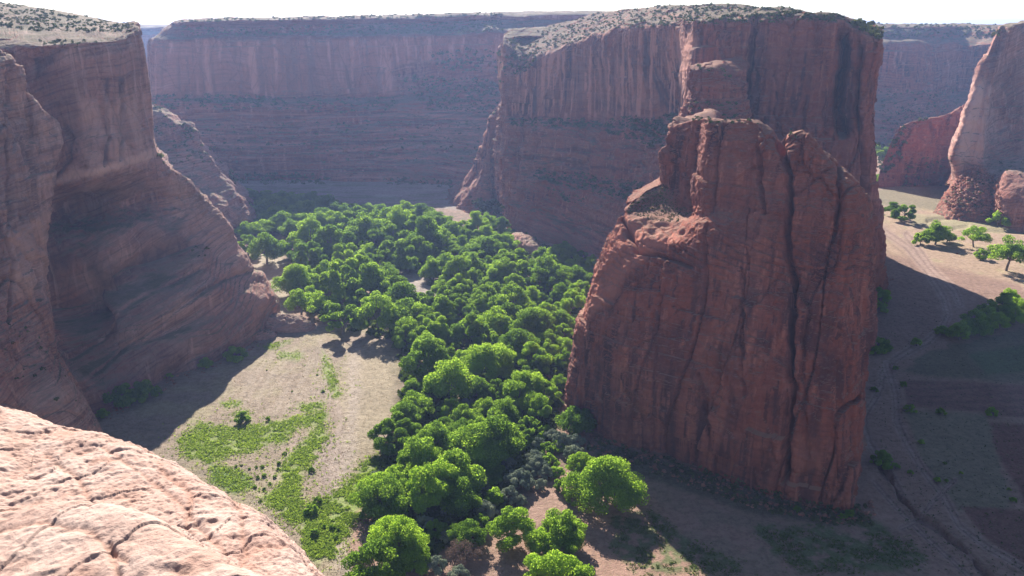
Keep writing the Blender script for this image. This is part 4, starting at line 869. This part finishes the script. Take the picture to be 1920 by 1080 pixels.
def rubble():
    rng = np.random.default_rng(21); P, S = [], []
    for pl, n, a, b in (([(1100,812),(1300,872),(1480,935),(1590,962),(1640,930),(1640,975),(1560,985),(1420,955),(1250,895),(1090,840)], 420, .5, 2.2), ([(180,770),(330,695),(420,662),(520,600),(545,615),(430,680),(340,715),(200,790)], 260, .5, 2.),
                        ([(1640,500),(1680,525),(1660,560),(1640,560)], 60, .6, 2), ([(940,412),(1000,450),(1110,480),(1100,492),(990,462),(935,425)], 160, .8, 2.5), ([(840,365),(930,408),(920,415),(835,375)], 120, .8, 3), ([(1060,790),(1110,815),(1090,850),(1060,830)], 60, .5, 1.8)):
        p, U, V = floor_pts(pl, n, rng); P.append(p); S.append(rng.uniform(0, 1, n)**3*(b-a)+a)
    q = inside([(1770,385),(1800,325),(1840,312),(1868,330),(1885,405),(1790,405)], 900, rng); p = cast(q, -1); P.append(p); S.append(rng.uniform(0, 1, len(p))**3*3+.7)
    q = inside([(1850,400),(1920,410),(1920,425),(1850,415)], 80, rng); p = cast(q, -1); P.append(p); S.append(rng.uniform(.5, 2, len(p)))
    stuff(rocks_mesh('rubble', np.concatenate(P), np.concatenate(S), M_mid, 4), 'loose rubble at the feet of the cliffs', 'rubble')
    for i, (u, v, s_, lab) in enumerate(((1862,332,9,'big reddish boulder at the top of the boulder slope'), (1846,352,6,'boulder in the middle of the boulder slope'), (1872,350,7,'dark boulder beside the pale rock slab'), (1818,352,5,'boulder among scrub on the left of the boulder slope'), (1855,383,5.5,'red boulder at the foot of the boulder slope'), (1795,476,2.4,'small lone rock on the lit flat between two cottonwoods'), (1712,452,2.6,'pale rock left of the dark spreading cottonwood'))):
        p = cast([(u, v)], -1)
        if len(p): o = rocks_mesh('boulder', np.array([[0, 0, 0.]]), np.array([s_*.62]), M_mid, 50+i); o.location = p[0]; o['label'] = lab; o['category'] = 'boulder'; o['group'] = 'boulders on the right side'
rubble()
def crown_pts(rng, W, H, npuff, nleaf, base=.28, flat=1.):
    """puffs on an uneven dome, leaves in their outer shells"""
    P, N, T = [], [], []; R = W/2
    pf = []
    npuff = int(npuff*1.35)
    for i in range(npuff):
        a = i*2.399+rng.uniform(-.5, .5); q = math.sqrt((i+.5)/npuff); rr = R*q*.8*rng.uniform(.75, 1.15)
        top = H*(1-.5*(q**2.2))*rng.uniform(.74, 1.06); pr = R*rng.uniform(.17, .33)
        pf.append((rr*math.cos(a), rr*math.sin(a), top-pr*.75, pr))
    for i in range(int(npuff*.7)):
        a = rng.uniform(0, 6.28); pr = R*rng.uniform(.14, .26); rr = R*rng.uniform(.5, .88); pf.append((rr*math.cos(a), rr*math.sin(a), H*rng.uniform(base+.1, .6), pr))
    A = np.array(pf); wt = A[:, 3]**2; idx = rng.choice(len(A), nleaf, p=wt/wt.sum()); c = A[idx]
    d = rng.normal(size=(nleaf, 3)); d[:, 2] += .35; d /= np.linalg.norm(d, axis=1)[:, None]
    lump = 1+.22*fbm(d*2.2+c[:, :3], .8, 3)
    r = c[:, 3]*(1-rng.random(nleaf)**1.6*.5)*lump; p = c[:, :3]+d*r[:, None]*np.array([1, 1, .82*flat])
    nn = d*.8+np.stack([p[:, 0]/R*.5, p[:, 1]/R*.5, .35+0*r], 1)
    keep = p[:, 2] > H*base*.7; p, nn, idx = p[keep], nn[keep], idx[keep]
    tone = np.clip(.5+(cellv(idx*1.7, 3)-.5)*.5+rng.normal(size=len(p))*.13, 0, 1)
    return p, nn, tone, A
def tube(path, r0, r1, seg=6):
    V, Q = [], []
    for i, p in enumerate(path):
        t = i/(len(path)-1); r = r0+(r1-r0)*t; q = path[min(i+1, len(path)-1)]; o = path[max(i-1, 0)]
        d = Vector(q)-Vector(o); d.normalize(); a = d.orthogonal().normalized(); b = d.cross(a)
        for k in range(seg):
            an = 2*math.pi*k/seg; V.append(Vector(p)+a*math.cos(an)*r+b*math.sin(an)*r)
    for i in range(len(path)-1):
        for k in range(seg): k2 = (k+1) % seg; Q.append((i*seg+k, i*seg+k2, (i+1)*seg+k2, (i+1)*seg+k))
    return [tuple(v) for v in V], Q
def trunk_mesh(rng, A, H, r, nst=1):
    V, Q = [], []
    def add(p, r0, r1):
        v, q = tube(p, r0, r1); o = len(V); V.extend(v); Q.extend([tuple(i+o for i in f) for f in q])
    for s in range(nst):
        ox, oy = (0, 0) if s == 0 else (rng.uniform(-1, 1)*r*4, rng.uniform(-1, 1)*r*4)
        fork = (ox+rng.uniform(-1, 1)*H*.05, oy+rng.uniform(-1, 1)*H*.05, H*.3)
        add([(ox, oy, -.8), (ox*1., oy, .2), ((ox+fork[0])/2+.1, (oy+fork[1])/2, H*.16), fork], r*1.3, r*.75)
        for k in range(s, len(A), nst*2):
            x, y, z, pr = A[k]; mid = ((fork[0]+x)*.5+rng.uniform(-.5, .5), (fork[1]+y)*.5, fork[2]+(z-fork[2])*.42)
            add([fork, mid, (x, y, z)], r*.5, r*.12)
    return V, Q
def proto_tree(kind, seed, W, H, npuff, nleaf, size, mat, base=.28, nst=1, flat=1., spread=.75, aspect=1.):
    rng = np.random.default_rng(seed); p, nn, tone, A = crown_pts(rng, W, H, npuff, nleaf, base, flat)
    V, Q = leaves(p, nn, size, rng, spread, aspect); c = mesh_from('crown', V, Q, mat, False, {'tone': np.repeat(tone, 4)})
    v, q = trunk_mesh(rng, A, H, W*.028, nst); tr = mesh_from('trunk', v, q, M_bark, True)
    cm, tm = c.data, tr.data; bpy.data.objects.remove(c); bpy.data.objects.remove(tr); return dict(kind=kind, W=W, H=H, crown=cm, trunk=tm)
PB = {
 'cot': [proto_tree('cottonwood_tree', 100+i, 16, h, npf, 13500, .42, L_cot, b) for i, (h, npf, b) in enumerate(((12.5, 15, .25), (11.5, 20, .22), (13.5, 13, .28), (12, 24, .2), (11, 17, .24), (13, 18, .2)))],
 'big': [proto_tree('cottonwood_tree', 120+i, 20, 15.5, 26, 30000, .38, L_cot, .2) for i in range(2)],
 'round': [proto_tree('willow_tree', 140+i, 15, 12, 8, 14000, .37, L_cot, .12, 1, .9, .55) for i in range(3)],
 'open': [proto_tree('cottonwood_tree', 150+i, 16, 13.5, 12, 9500, .42, L_cot, .42) for i in range(2)],
 'olive': [proto_tree('russian_olive', 160+i, 9, 6.5, 11, 6500, .34, L_oli, .1, 2) for i in range(3)],
 'dead': [proto_tree('bare_shrub', 170, 9, 6, 12, 3500, .3, L_dry, .1, 3, 1., 1., .3)],
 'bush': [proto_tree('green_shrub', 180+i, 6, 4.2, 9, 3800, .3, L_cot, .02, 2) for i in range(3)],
}
def link(o): sc.collection.objects.link(o); return o
counter = {}
def plant(kind, x, y, z, W, label, group=None, cat='tree', hs=1., i=None):
    pr = PB[kind]; k = counter.get(kind, 0) if i is None else i; counter[kind] = k+1; p = pr[k % len(pr)]
    e = link(bpy.data.objects.new(p['kind'], None)); s = W/p['W']; e.location = (x, y, z); e.scale = (s*random.uniform(.95, 1.05), s*random.uniform(.95, 1.05), s*hs*random.uniform(.82, 1.15)); e.rotation_euler = (0, 0, random.uniform(0, 6.28))
    e['label'] = label; e['category'] = cat
    if group: e['group'] = group
    c = link(bpy.data.objects.new('crown', p['crown'])); c.parent = e; t = link(bpy.data.objects.new('trunk', p['trunk'])); t.parent = e
    return e, p
def grow(kind, u, v, w_, label, group=None, cat='tree', hs=1.):
    """crown centred at (u, v) in the photograph, w_ pixels wide, standing on the floor"""
    p = PB[kind][0]; zc = 5.
    for _ in range(6):
        x, y, z = gd(u, v, zc); d = y*cp+(CH-zc)*sp; W = w_*d/F; zc = W*1.3*p['H']/p['W']*.58*hs
    U, V = np.array([u]), np.array([v]); gz = float(ground_h(np.array([x]), np.array([y]), *proj(np.array([[x, y, 0.]])))[0])
    return plant(kind, x, y, gz-.15, W*random.uniform(.88, 1.12)*(1.56 if kind not in ('olive', 'bush', 'dead') else 1.12), label, group, cat, hs)
def batch(T, items, kind, label, group, cat='tree', hs=1.):
    ox, oy, s = T
    for it in items:
        a, b, c = it[:3]; k = it[3] if len(it) > 3 else kind; grow(k, ox+a/s, oy+b/s, c/s, label, group, cat, hs)
T1, T2, T3, T4, T5, T6, T7 = (430,330,3.6), (780,380,4.32), (700,600,4.32), (640,800,3.2), (1620,180,2.7), (1280,540,2.), (0,540,2.)
ALT = ['cot', 'round', 'cot', 'cot', 'round']
def alt(L): return [(*t, ALT[i % 5]) if len(t) == 3 else t for i, t in enumerate(L)]
batch(T1, [(100,120,150),(160,130,160),(260,170,150),(350,150,150),(450,160,160),(200,230,150),(330,250,160),(440,230,150),(550,250,150),(650,200,170),(740,240,150),(600,320,160),(700,320,160),(480,300,150),(350,320,150),(230,330,160),(130,350,150),(90,230,150),(550,180,140),(300,200,150),(380,200,140),(500,210,150),(270,290,150),(530,350,150),(640,280,160),(760,300,120),
  (840,230,120),(930,225,110),(1010,230,110),(1100,250,110),(1180,240,110),(1240,260,110),(1300,250,120),(1360,280,120),(1410,300,130)], 'cot', 'dark green cottonwood in the shaded far grove below the sandy wash', 'cottonwoods in the shaded far grove', hs=.72)
batch(T1, alt([(420,360,110),(420,470,150),(540,400,170),(490,500,160),(560,550,170,'round'),(700,440,230,'round'),(710,515,160,'round'),(800,575,160,'round'),(640,680,150),(730,640,160),(740,740,230,'round'),(900,670,230,'round'),(1060,700,220,'cot'),(860,780,150,'round'),(480,850,150,'open'),(620,850,180,'open'),(790,830,130),(700,590,110),(870,560,90),(590,590,110),(600,470,130),
  (820,620,120),(900,600,110),(960,740,200),(880,840,150)]), 'cot', 'sunlit green cottonwood in the grove west of the clearing', 'cottonwoods of the sunlit western grove')
batch(T1, alt([(930,330,250,'cot'),(860,290,150),(1040,300,180),(1150,330,190),(990,430,160),(1110,410,130),(1250,370,200),(1350,370,160),(1120,500,190,'round'),(1230,450,200,'round'),(1330,430,180),(1270,510,160,'round'),(1120,570,130),(1200,570,140),(1000,570,150,'round'),(820,340,110),(1090,440,100),(1190,340,120),(850,380,130),(900,400,120),(1300,540,130),(1060,500,120),(940,500,120)]), 'cot',
  'sunlit green cottonwood at the far end of the grove nearest the shade line', 'cottonwoods at the far sunlit end')
batch(T1, alt([(1220,920,210),(1340,850,120),(1200,1020,170),(1340,990,180),(1400,920,140)]), 'cot', 'sunlit cottonwood at the narrow western edge of the long grove', 'cottonwoods at the grove edge by the meadow')
batch(T2, alt([(290,220,150),(400,180,160),(490,190,130),(580,150,110),(690,190,120),(740,260,120),(110,230,180),(80,300,200),(250,300,130),(430,280,160),(560,260,150),(650,320,150),(730,330,140),(520,350,160),(270,370,150),(160,410,110),(340,410,130),(460,400,130),(600,390,160),(700,390,120),(50,400,150),(230,500,200,'cot'),(140,540,150),(430,500,200),(570,490,170),(760,470,220,'round'),
  (340,570,220,'round'),(480,610,120,'round'),(700,570,190,'cot'),(830,570,180),(640,620,150),(800,660,180),(500,280,120),(380,340,130)]), 'cot', 'sunlit green cottonwood in the middle of the long grove below the mesa wall', 'cottonwoods in the middle of the long grove')
batch(T2, alt([(220,660,160),(370,680,200,'round'),(300,730,220,'round'),(620,700,170),(560,760,180),(520,810,140),(780,790,260,'cot'),(870,830,160),(290,800,200,'round'),(100,800,150),(210,880,200,'round'),(350,870,180,'round'),(40,880,120),(110,970,180,'round'),(740,920,240),(660,980,200),(460,1020,220),(620,1060,220),(300,1000,100),(150,1060,200),(960,1000,240,'big'),(1060,920,200),(850,1050,200),(1180,950,180),(1250,850,170)]), 'cot',
  'sunlit green cottonwood in the long grove beside the rounded butte foot', 'cottonwoods of the long grove left of the butte')
batch(T2, alt([(1280,740,120),(1330,690,140),(1020,420,120,'cot'),(1150,430,140,'cot'),(1210,400,150,'cot'),(1290,490,180),(1390,520,130,'cot'),(1430,560,110,'cot'),(1200,590,180),(1060,560,200,'open'),(960,530,150,'open'),(1000,620,160,'open'),(1100,490,130),(1300,600,150),(1340,420,100),(1420,480,110),(1130,640,150,'open')]), 'cot', 'sunlit cottonwood in the pocket of grove between mesa wall and butte', 'cottonwoods in the pocket between mesa and butte')
batch(T3, alt([(260,120,190,'round'),(430,30,170),(640,40,100),(520,120,220,'round'),(450,220,230,'cot'),(270,350,80),(780,110,230,'round'),(800,60,150),(990,50,220),(940,190,180),(1170,210,250,'big'),(1290,90,200),(1400,150,200),(1250,170,150),(870,270,130),(720,350,160),(1050,310,200),(620,500,270,'cot'),(760,440,130),(800,500,150),(860,570,170),(990,560,170),(1250,540,250,'big'),(1170,600,250,'cot'),(1400,600,170),(1280,660,200),
  (1300,300,220),(1330,400,160)]), 'cot', 'sunlit green cottonwood in the near middle of the long grove', 'cottonwoods in the near middle of the long grove')
batch(T3, alt([(330,650,270,'cot'),(1020,640,130),(900,690,150),(270,770,200),(190,860,220),(320,890,200,'round'),(110,1000,170),(460,900,110),(490,980,200),(350,1060,220),(700,920,90),(1020,1020,120),(1060,760,180),(820,760,140)]), 'cot', 'green cottonwood in the near part of the grove beside the dry meadow', 'cottonwoods of the near grove')
batch(T4, alt([(470,200,230,'cot'),(550,110,190,'cot'),(690,300,220,'cot'),(520,420,200,'cot'),(700,420,180,'cot'),(330,310,200,'cot'),(290,60,170)]), 'cot', 'bright green cottonwood in the near clump at the grove end', 'cottonwoods in the near clump')
def one(T, a, b, c, kind, label, cat='tree', hs=1.):
    if kind in ('cot', 'big', 'open', 'round'): c *= .76 if T in (T5, T6) else .88 if T is T4 else 1.
    return grow(kind, T[0]+a/T[2], T[1]+b/T[2], c/T[2], label, None, cat, hs)
one(T1, 245,480,200,'cot', 'round cottonwood standing alone beside the nose of the left cliff'); one(T1, 120,460,130,'cot', 'small cottonwood half hidden behind the nose of the left cliff')
one(T1, 450,670,240,'big', 'broad dark-trunked cottonwood by the bare sandy gap near the left cliff'); one(T1, 760,940,230,'round', 'dense dark round willow on the near edge of the western grove')
one(T1, 1180,810,230,'cot', 'round cottonwood apart from the others beside the small clearing'); one(T1, 1000,920,230,'open', 'low flat-topped cottonwood at the top corner of the dry meadow')
one(T2, 1180,740,150,'cot', 'small round cottonwood with its crown clear of the shaded gap near the butte'); one(T3, 430,340,290,'round', 'dark dense round willow bulging over the edge of the dry meadow')
one(T3, 950,340,280,'big', 'wide shaggy cottonwood rising above the centre of the near grove'); one(T3, 620,700,180,'round', 'pale yellow-green willow in the near grove')
one(T3, 1500,500,130,'cot', 'small dark tree against the left foot of the butte'); one(T3, 1650,790,220,'cot', 'round-crowned cottonwood right at the shaded foot of the butte')
one(T4, 820,90,290,'big', 'large yellow-green cottonwood in front of the dark grove interior'); one(T4, 930,70,250,'cot', 'tall cottonwood leaning against the large yellow-green one'); one(T4, 940,130,110,'bush', 'small bright green tree lit in front of the dark grove interior')
one(T4, 260,390,270,'big', 'large bright cottonwood on the left side of the near clump by the grass strip'); one(T4, 620,320,300,'big', 'large bright cottonwood on the right side of the near clump'); one(T4, 160,510,90,'bush', 'small bright green tree at the left tip of the near clump')
one(T4, 570,590,140,'bush', 'small dark shrub tree in the shade below the near clump', 'shrub'); one(T4, 340,700,270,'big', 'pale green cottonwood at the bottom of the picture beside the track'); one(T4, 220,840,280,'cot', 'bright cottonwood lowest on the left by the dry grass')
one(T4, 420,800,170,'cot', 'cottonwood tucked at the right side of the lowest left trees'); one(T4, 1020,600,270,'cot', 'upright cottonwood with a leaning trunk above the sandy wash'); one(T4, 1190,690,170,'cot', 'small cottonwood joining two trees above the sandy wash')
one(T4, 1320,600,280,'cot', 'pale green cottonwood alone on the sand in front of the big dark one'); one(T4, 1350,700,170,'open', 'thin lower crown under the pale green cottonwood on the sand'); one(T4, 765,640,170,'cot', 'small bright cottonwood above brown dead twigs')
one(T4, 1290,890,290,'cot', 'bright rounded cottonwood cut by the bottom edge of the picture'); one(T4, 1400,820,120,'bush', 'dark shrub behind the bright tree at the bottom edge', 'shrub'); one(T4, 1290,780,150,'bush', 'small leafy shrub on the sand above the bottom edge', 'shrub')
one(T4, 1590,300,400,'big', 'largest lone cottonwood casting long shadow on the shaded sand by the butte'); one(T4, 1440,200,150,'cot', 'narrow side crown at the upper left of the largest lone cottonwood'); one(T4, 1400,385,130,'bush', 'low branch crown at the lower left of the largest lone cottonwood')
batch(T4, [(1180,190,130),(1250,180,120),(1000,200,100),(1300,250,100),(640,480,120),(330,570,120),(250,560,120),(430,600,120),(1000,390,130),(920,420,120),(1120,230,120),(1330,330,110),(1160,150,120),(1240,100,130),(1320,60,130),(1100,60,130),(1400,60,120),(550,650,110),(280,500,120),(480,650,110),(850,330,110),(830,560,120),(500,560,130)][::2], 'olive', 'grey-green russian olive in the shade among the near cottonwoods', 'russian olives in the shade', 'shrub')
batch(T4, [(1250,180,120),(1300,250,100),(330,570,120),(430,600,120),(920,420,120),(1330,330,110),(1240,100,130),(1100,60,130),(550,650,110),(480,650,110),(830,560,120)], 'bush', 'dark green shrub put in for a shaded russian olive among the near cottonwoods', 'stand-in shrubs for shaded olives in the near grove', 'shrub')  # shrubs added in place of olives, their darker foliage imitating shade
one(T4, 1075,285,160,'olive', 'silvery russian olive lit against the dark gap in the grove', 'shrub'); one(T4, 1200,325,90,'olive', 'small silvery russian olive with brown base right of the lit one', 'shrub'); one(T4, 1230,250,100,'olive', 'silvery russian olive just behind the small brown-based one', 'shrub')
one(T4, 1400,140,120,'olive', 'silver russian olive under the tree at the butte foot', 'shrub'); one(T4, 870,470,130,'olive', 'tall pale russian olive between near clump and leaning cottonwood', 'shrub'); one(T4, 560,800,160,'olive', 'grey russian olive beside the lowest left trees', 'shrub')
one(T4, 630,640,100,'olive', 'dusky russian olive below the near clump', 'shrub'); one(T4, 700,870,140,'olive', 'pale russian olive at the bottom edge of the picture', 'shrub'); one(T4, 740,720,200,'dead', 'brown bare twiggy shrub among the olives', 'shrub'); one(T4, 130,750,110,'olive', 'thin olive shrub at the left of the lowest left trees', 'shrub')
one(T4, 210,275,120,'olive', 'silver olive shrub at the left fringe of the near clump', 'shrub'); one(T4, 1080,425,80,'olive', 'little silver shrub in the deep shade below the lit olive', 'shrub'); one(T3, 370,545,130,'olive', 'silver shrub on the meadow edge beneath the dark round willow', 'shrub')
batch(T3, [(1450,900,150),(1350,980,140),(760,660,140)], 'olive', 'blue-grey brush in the shade between the grove and the butte', 'brush between grove and butte', 'shrub')
batch(T3, [(1280,820,190),(1500,980,150),(1200,990,130),(1380,880,150),(1250,920,150)], 'bush', 'dark green shrub put in for shaded brush between the grove and the butte', 'stand-in shrubs for shaded brush between grove and butte', 'shrub')  # added in place of blue-grey brush so the shade looks darker
one(T5, 150,565,95,'cot', 'left half of the rounded tree pair near the red fin'); one(T5, 208,585,110,'round', 'right half of the rounded tree pair near the red fin'); one(T5, 187,612,42,'bush', 'small shrub in front of the rounded tree pair', 'shrub')
one(T5, 370,695,130,'cot', 'dark spreading cottonwood on the lit flat beyond the butte'); one(T5, 290,716,72,'bush', 'low left lobe of the spreading cottonwood on the lit flat'); one(T5, 425,705,75,'cot', 'right side crown of the spreading cottonwood on the lit flat')
one(T5, 565,705,130,'open', 'slender cottonwood with visible limbs on the lit flat'); one(T5, 602,780,85,'bush', 'round bush in front of the slender cottonwood', 'shrub'); one(T5, 735,803,175,'open', 'open-crowned cottonwood with forked trunk near the right edge')
one(T5, 570,580,70,'bush', 'bright shrub at the left foot of the boulder slope', 'shrub'); one(T5, 690,612,95,'bush', 'round bright shrub on the bank below the boulder slope', 'shrub'); one(T5, 655,490,36,'bush', 'small shrub highest on the boulder slope', 'shrub'); one(T5, 662,535,48,'bush', 'bright shrub halfway up the boulder slope', 'shrub'); one(T5, 600,530,28,'bush', 'tiny shrub among the boulders of the slope', 'shrub')
batch(T5, [(75,575,40),(95,415,60),(60,260,60),(100,270,50),(80,285,50),(120,260,40),(70,410,50)], 'bush', 'dark shrub in the shade behind the butte', 'dark shrubs in the shade behind the butte', 'shrub')
batch(T6, [(1040,165,58),(1100,120,66),(1150,100,66),(1200,72,66),(1250,60,66),(1120,145,60),(1180,125,60),(1240,100,60),(1070,150,54),(1210,105,60),(1280,75,60),(1140,75,50),(1225,40,50)], 'cot', 'dark green cottonwood in the shaded row at the right edge', 'cottonwoods in the shaded right-hand row')
one(T6, 750,630,76,'round', 'round dark tree beside the gully'); one(T6, 975,158,44,'cot', 'small dark tree where the tracks fork'); one(T6, 880,198,38,'bush', 'small dark shrub left of the track fork', 'shrub'); one(T6, 855,442,42,'bush', 'dark shrub on the corner of the red field', 'shrub'); one(T6, 1165,453,46,'bush', 'dark shrub between the red fields', 'shrub')
batch(T6, [(740,15,80),(735,60,60),(730,195,80),(760,215,50),(655,560,26),(715,215,60)], 'bush', 'dark shrub against the foot of the butte in shade', 'dark shrubs at the butte foot', 'shrub')
batch(T6, [(1240,787,28),(828,352,26),(970,455,34),(895,573,25),(800,660,34),(855,685,24),(955,713,24),(1045,690,14),(985,650,16),(990,716,18),(1225,750,16),(720,370,30),(800,296,20),(625,840,36),(600,850,30),(430,820,34),(345,760,30)], 'bush', 'little dark shrub dotted on the shaded fields', 'little shrubs on the shaded fields', 'shrub')
one(T7, 880,225,92,'bush', 'large dark shrub against the foot of the left cliff nose'); one(T7, 770,275,54,'bush', 'dark shrub left of the large one at the cliff foot', 'shrub'); one(T7, 630,320,28,'bush', 'tiny dark shrub under the left cliff', 'shrub')
batch(T7, [(450,385,110),(530,380,90),(400,400,100),(490,395,90),(380,460,60),(580,375,50)], 'bush', 'dark shrub in the corner of the left cliff shade', 'shrubs in the cliff corner', 'shrub')
batch(T7, [(905,475,50),(1003,485,22),(885,665,14),(905,660,12),(935,672,12),(960,665,14),(982,662,18),(990,692,22),(965,702,18),(1010,725,14),(1045,650,18),(1067,612,18),(1042,672,14),(955,738,16),(990,745,18),(975,790,16),(1030,700,16),(1165,820,50),(1192,790,34),(1180,915,34),(1230,795,16),(1215,890,22),(1245,895,26),(1260,930,26),(1270,905,20),(1000,305,8),(1190,318,12),(1210,380,16),(1095,383,8),(1150,655,10),(1168,675,24)], 'bush', 'low green bush dotted on the dry meadow', 'low bushes on the meadow', 'shrub')

# the gaps of the canopy: smaller trees standing between the larger ones
def fill():
    rng = np.random.default_rng(77); pos = [(o.location.x, o.location.y, o.scale.x*16) for o in sc.objects if o.type == 'EMPTY' and o.get('category') == 'tree']
    pl = [(560,470),(640,410),(830,430),(900,430),(985,500),(1100,520),(1075,620),(1060,680),(1040,760),(980,800),(880,940),(800,900),(730,880),(760,740),(780,660),(760,600),(850,520),(700,520),(640,590),(560,560)]
    q = inside(pl, 4000, rng); n = 0
    for u, v in q:
        x, y, z = gd(u, v, 6.); w_ = rng.uniform(9, 13)
        if inpoly(np.array([u]), np.array([v]), [(735,500),(830,500),(835,575),(790,580),(735,545)])[0]: continue
        if all(math.hypot(x-a, y-b) > (w_+c)*.33 for a, b, c in pos):
            d = y*cp+(CH-6)*sp; grow('round' if n % 4 == 0 else 'cot', u, v, w_/1.5*F/d, 'small sunlit cottonwood filling a gap of the long grove', 'small cottonwoods in the gaps of the grove'); pos.append((x, y, w_)); n += 1
            if n >= 65: break
    print('fill', n)
fill()

# ------------------------------------------------------------ canyon air
def haze():
    x0, x1, y0, y1, z0, z1 = -9700, 9700, -700, 9900, -6, 176
    V = [(x, y, z) for z in (z0, z1) for y in (y0, y1) for x in (x0, x1)]
    Q = [(0, 2, 3, 1), (4, 5, 7, 6), (0, 1, 5, 4), (2, 6, 7, 3), (0, 4, 6, 2), (1, 3, 7, 5)]
    m = bpy.data.materials.new('canyon_air'); m.use_nodes = True; t = m.node_tree; t.nodes.clear(); n = NT(t)
    o = n.n('ShaderNodeOutputMaterial'); v = n.n('ShaderNodeVolumePrincipled'); v.inputs['Color'].default_value = (.40, .55, 1, 1)
    v.inputs['Density'].default_value = .000125; v.inputs['Anisotropy'].default_value = .45; n.l(v.outputs[0], o.inputs['Volume'])
    h = mesh_from('haze', V, Q, m, False); stuff(h, 'thin blue canyon air fading the far walls', 'haze')
haze()
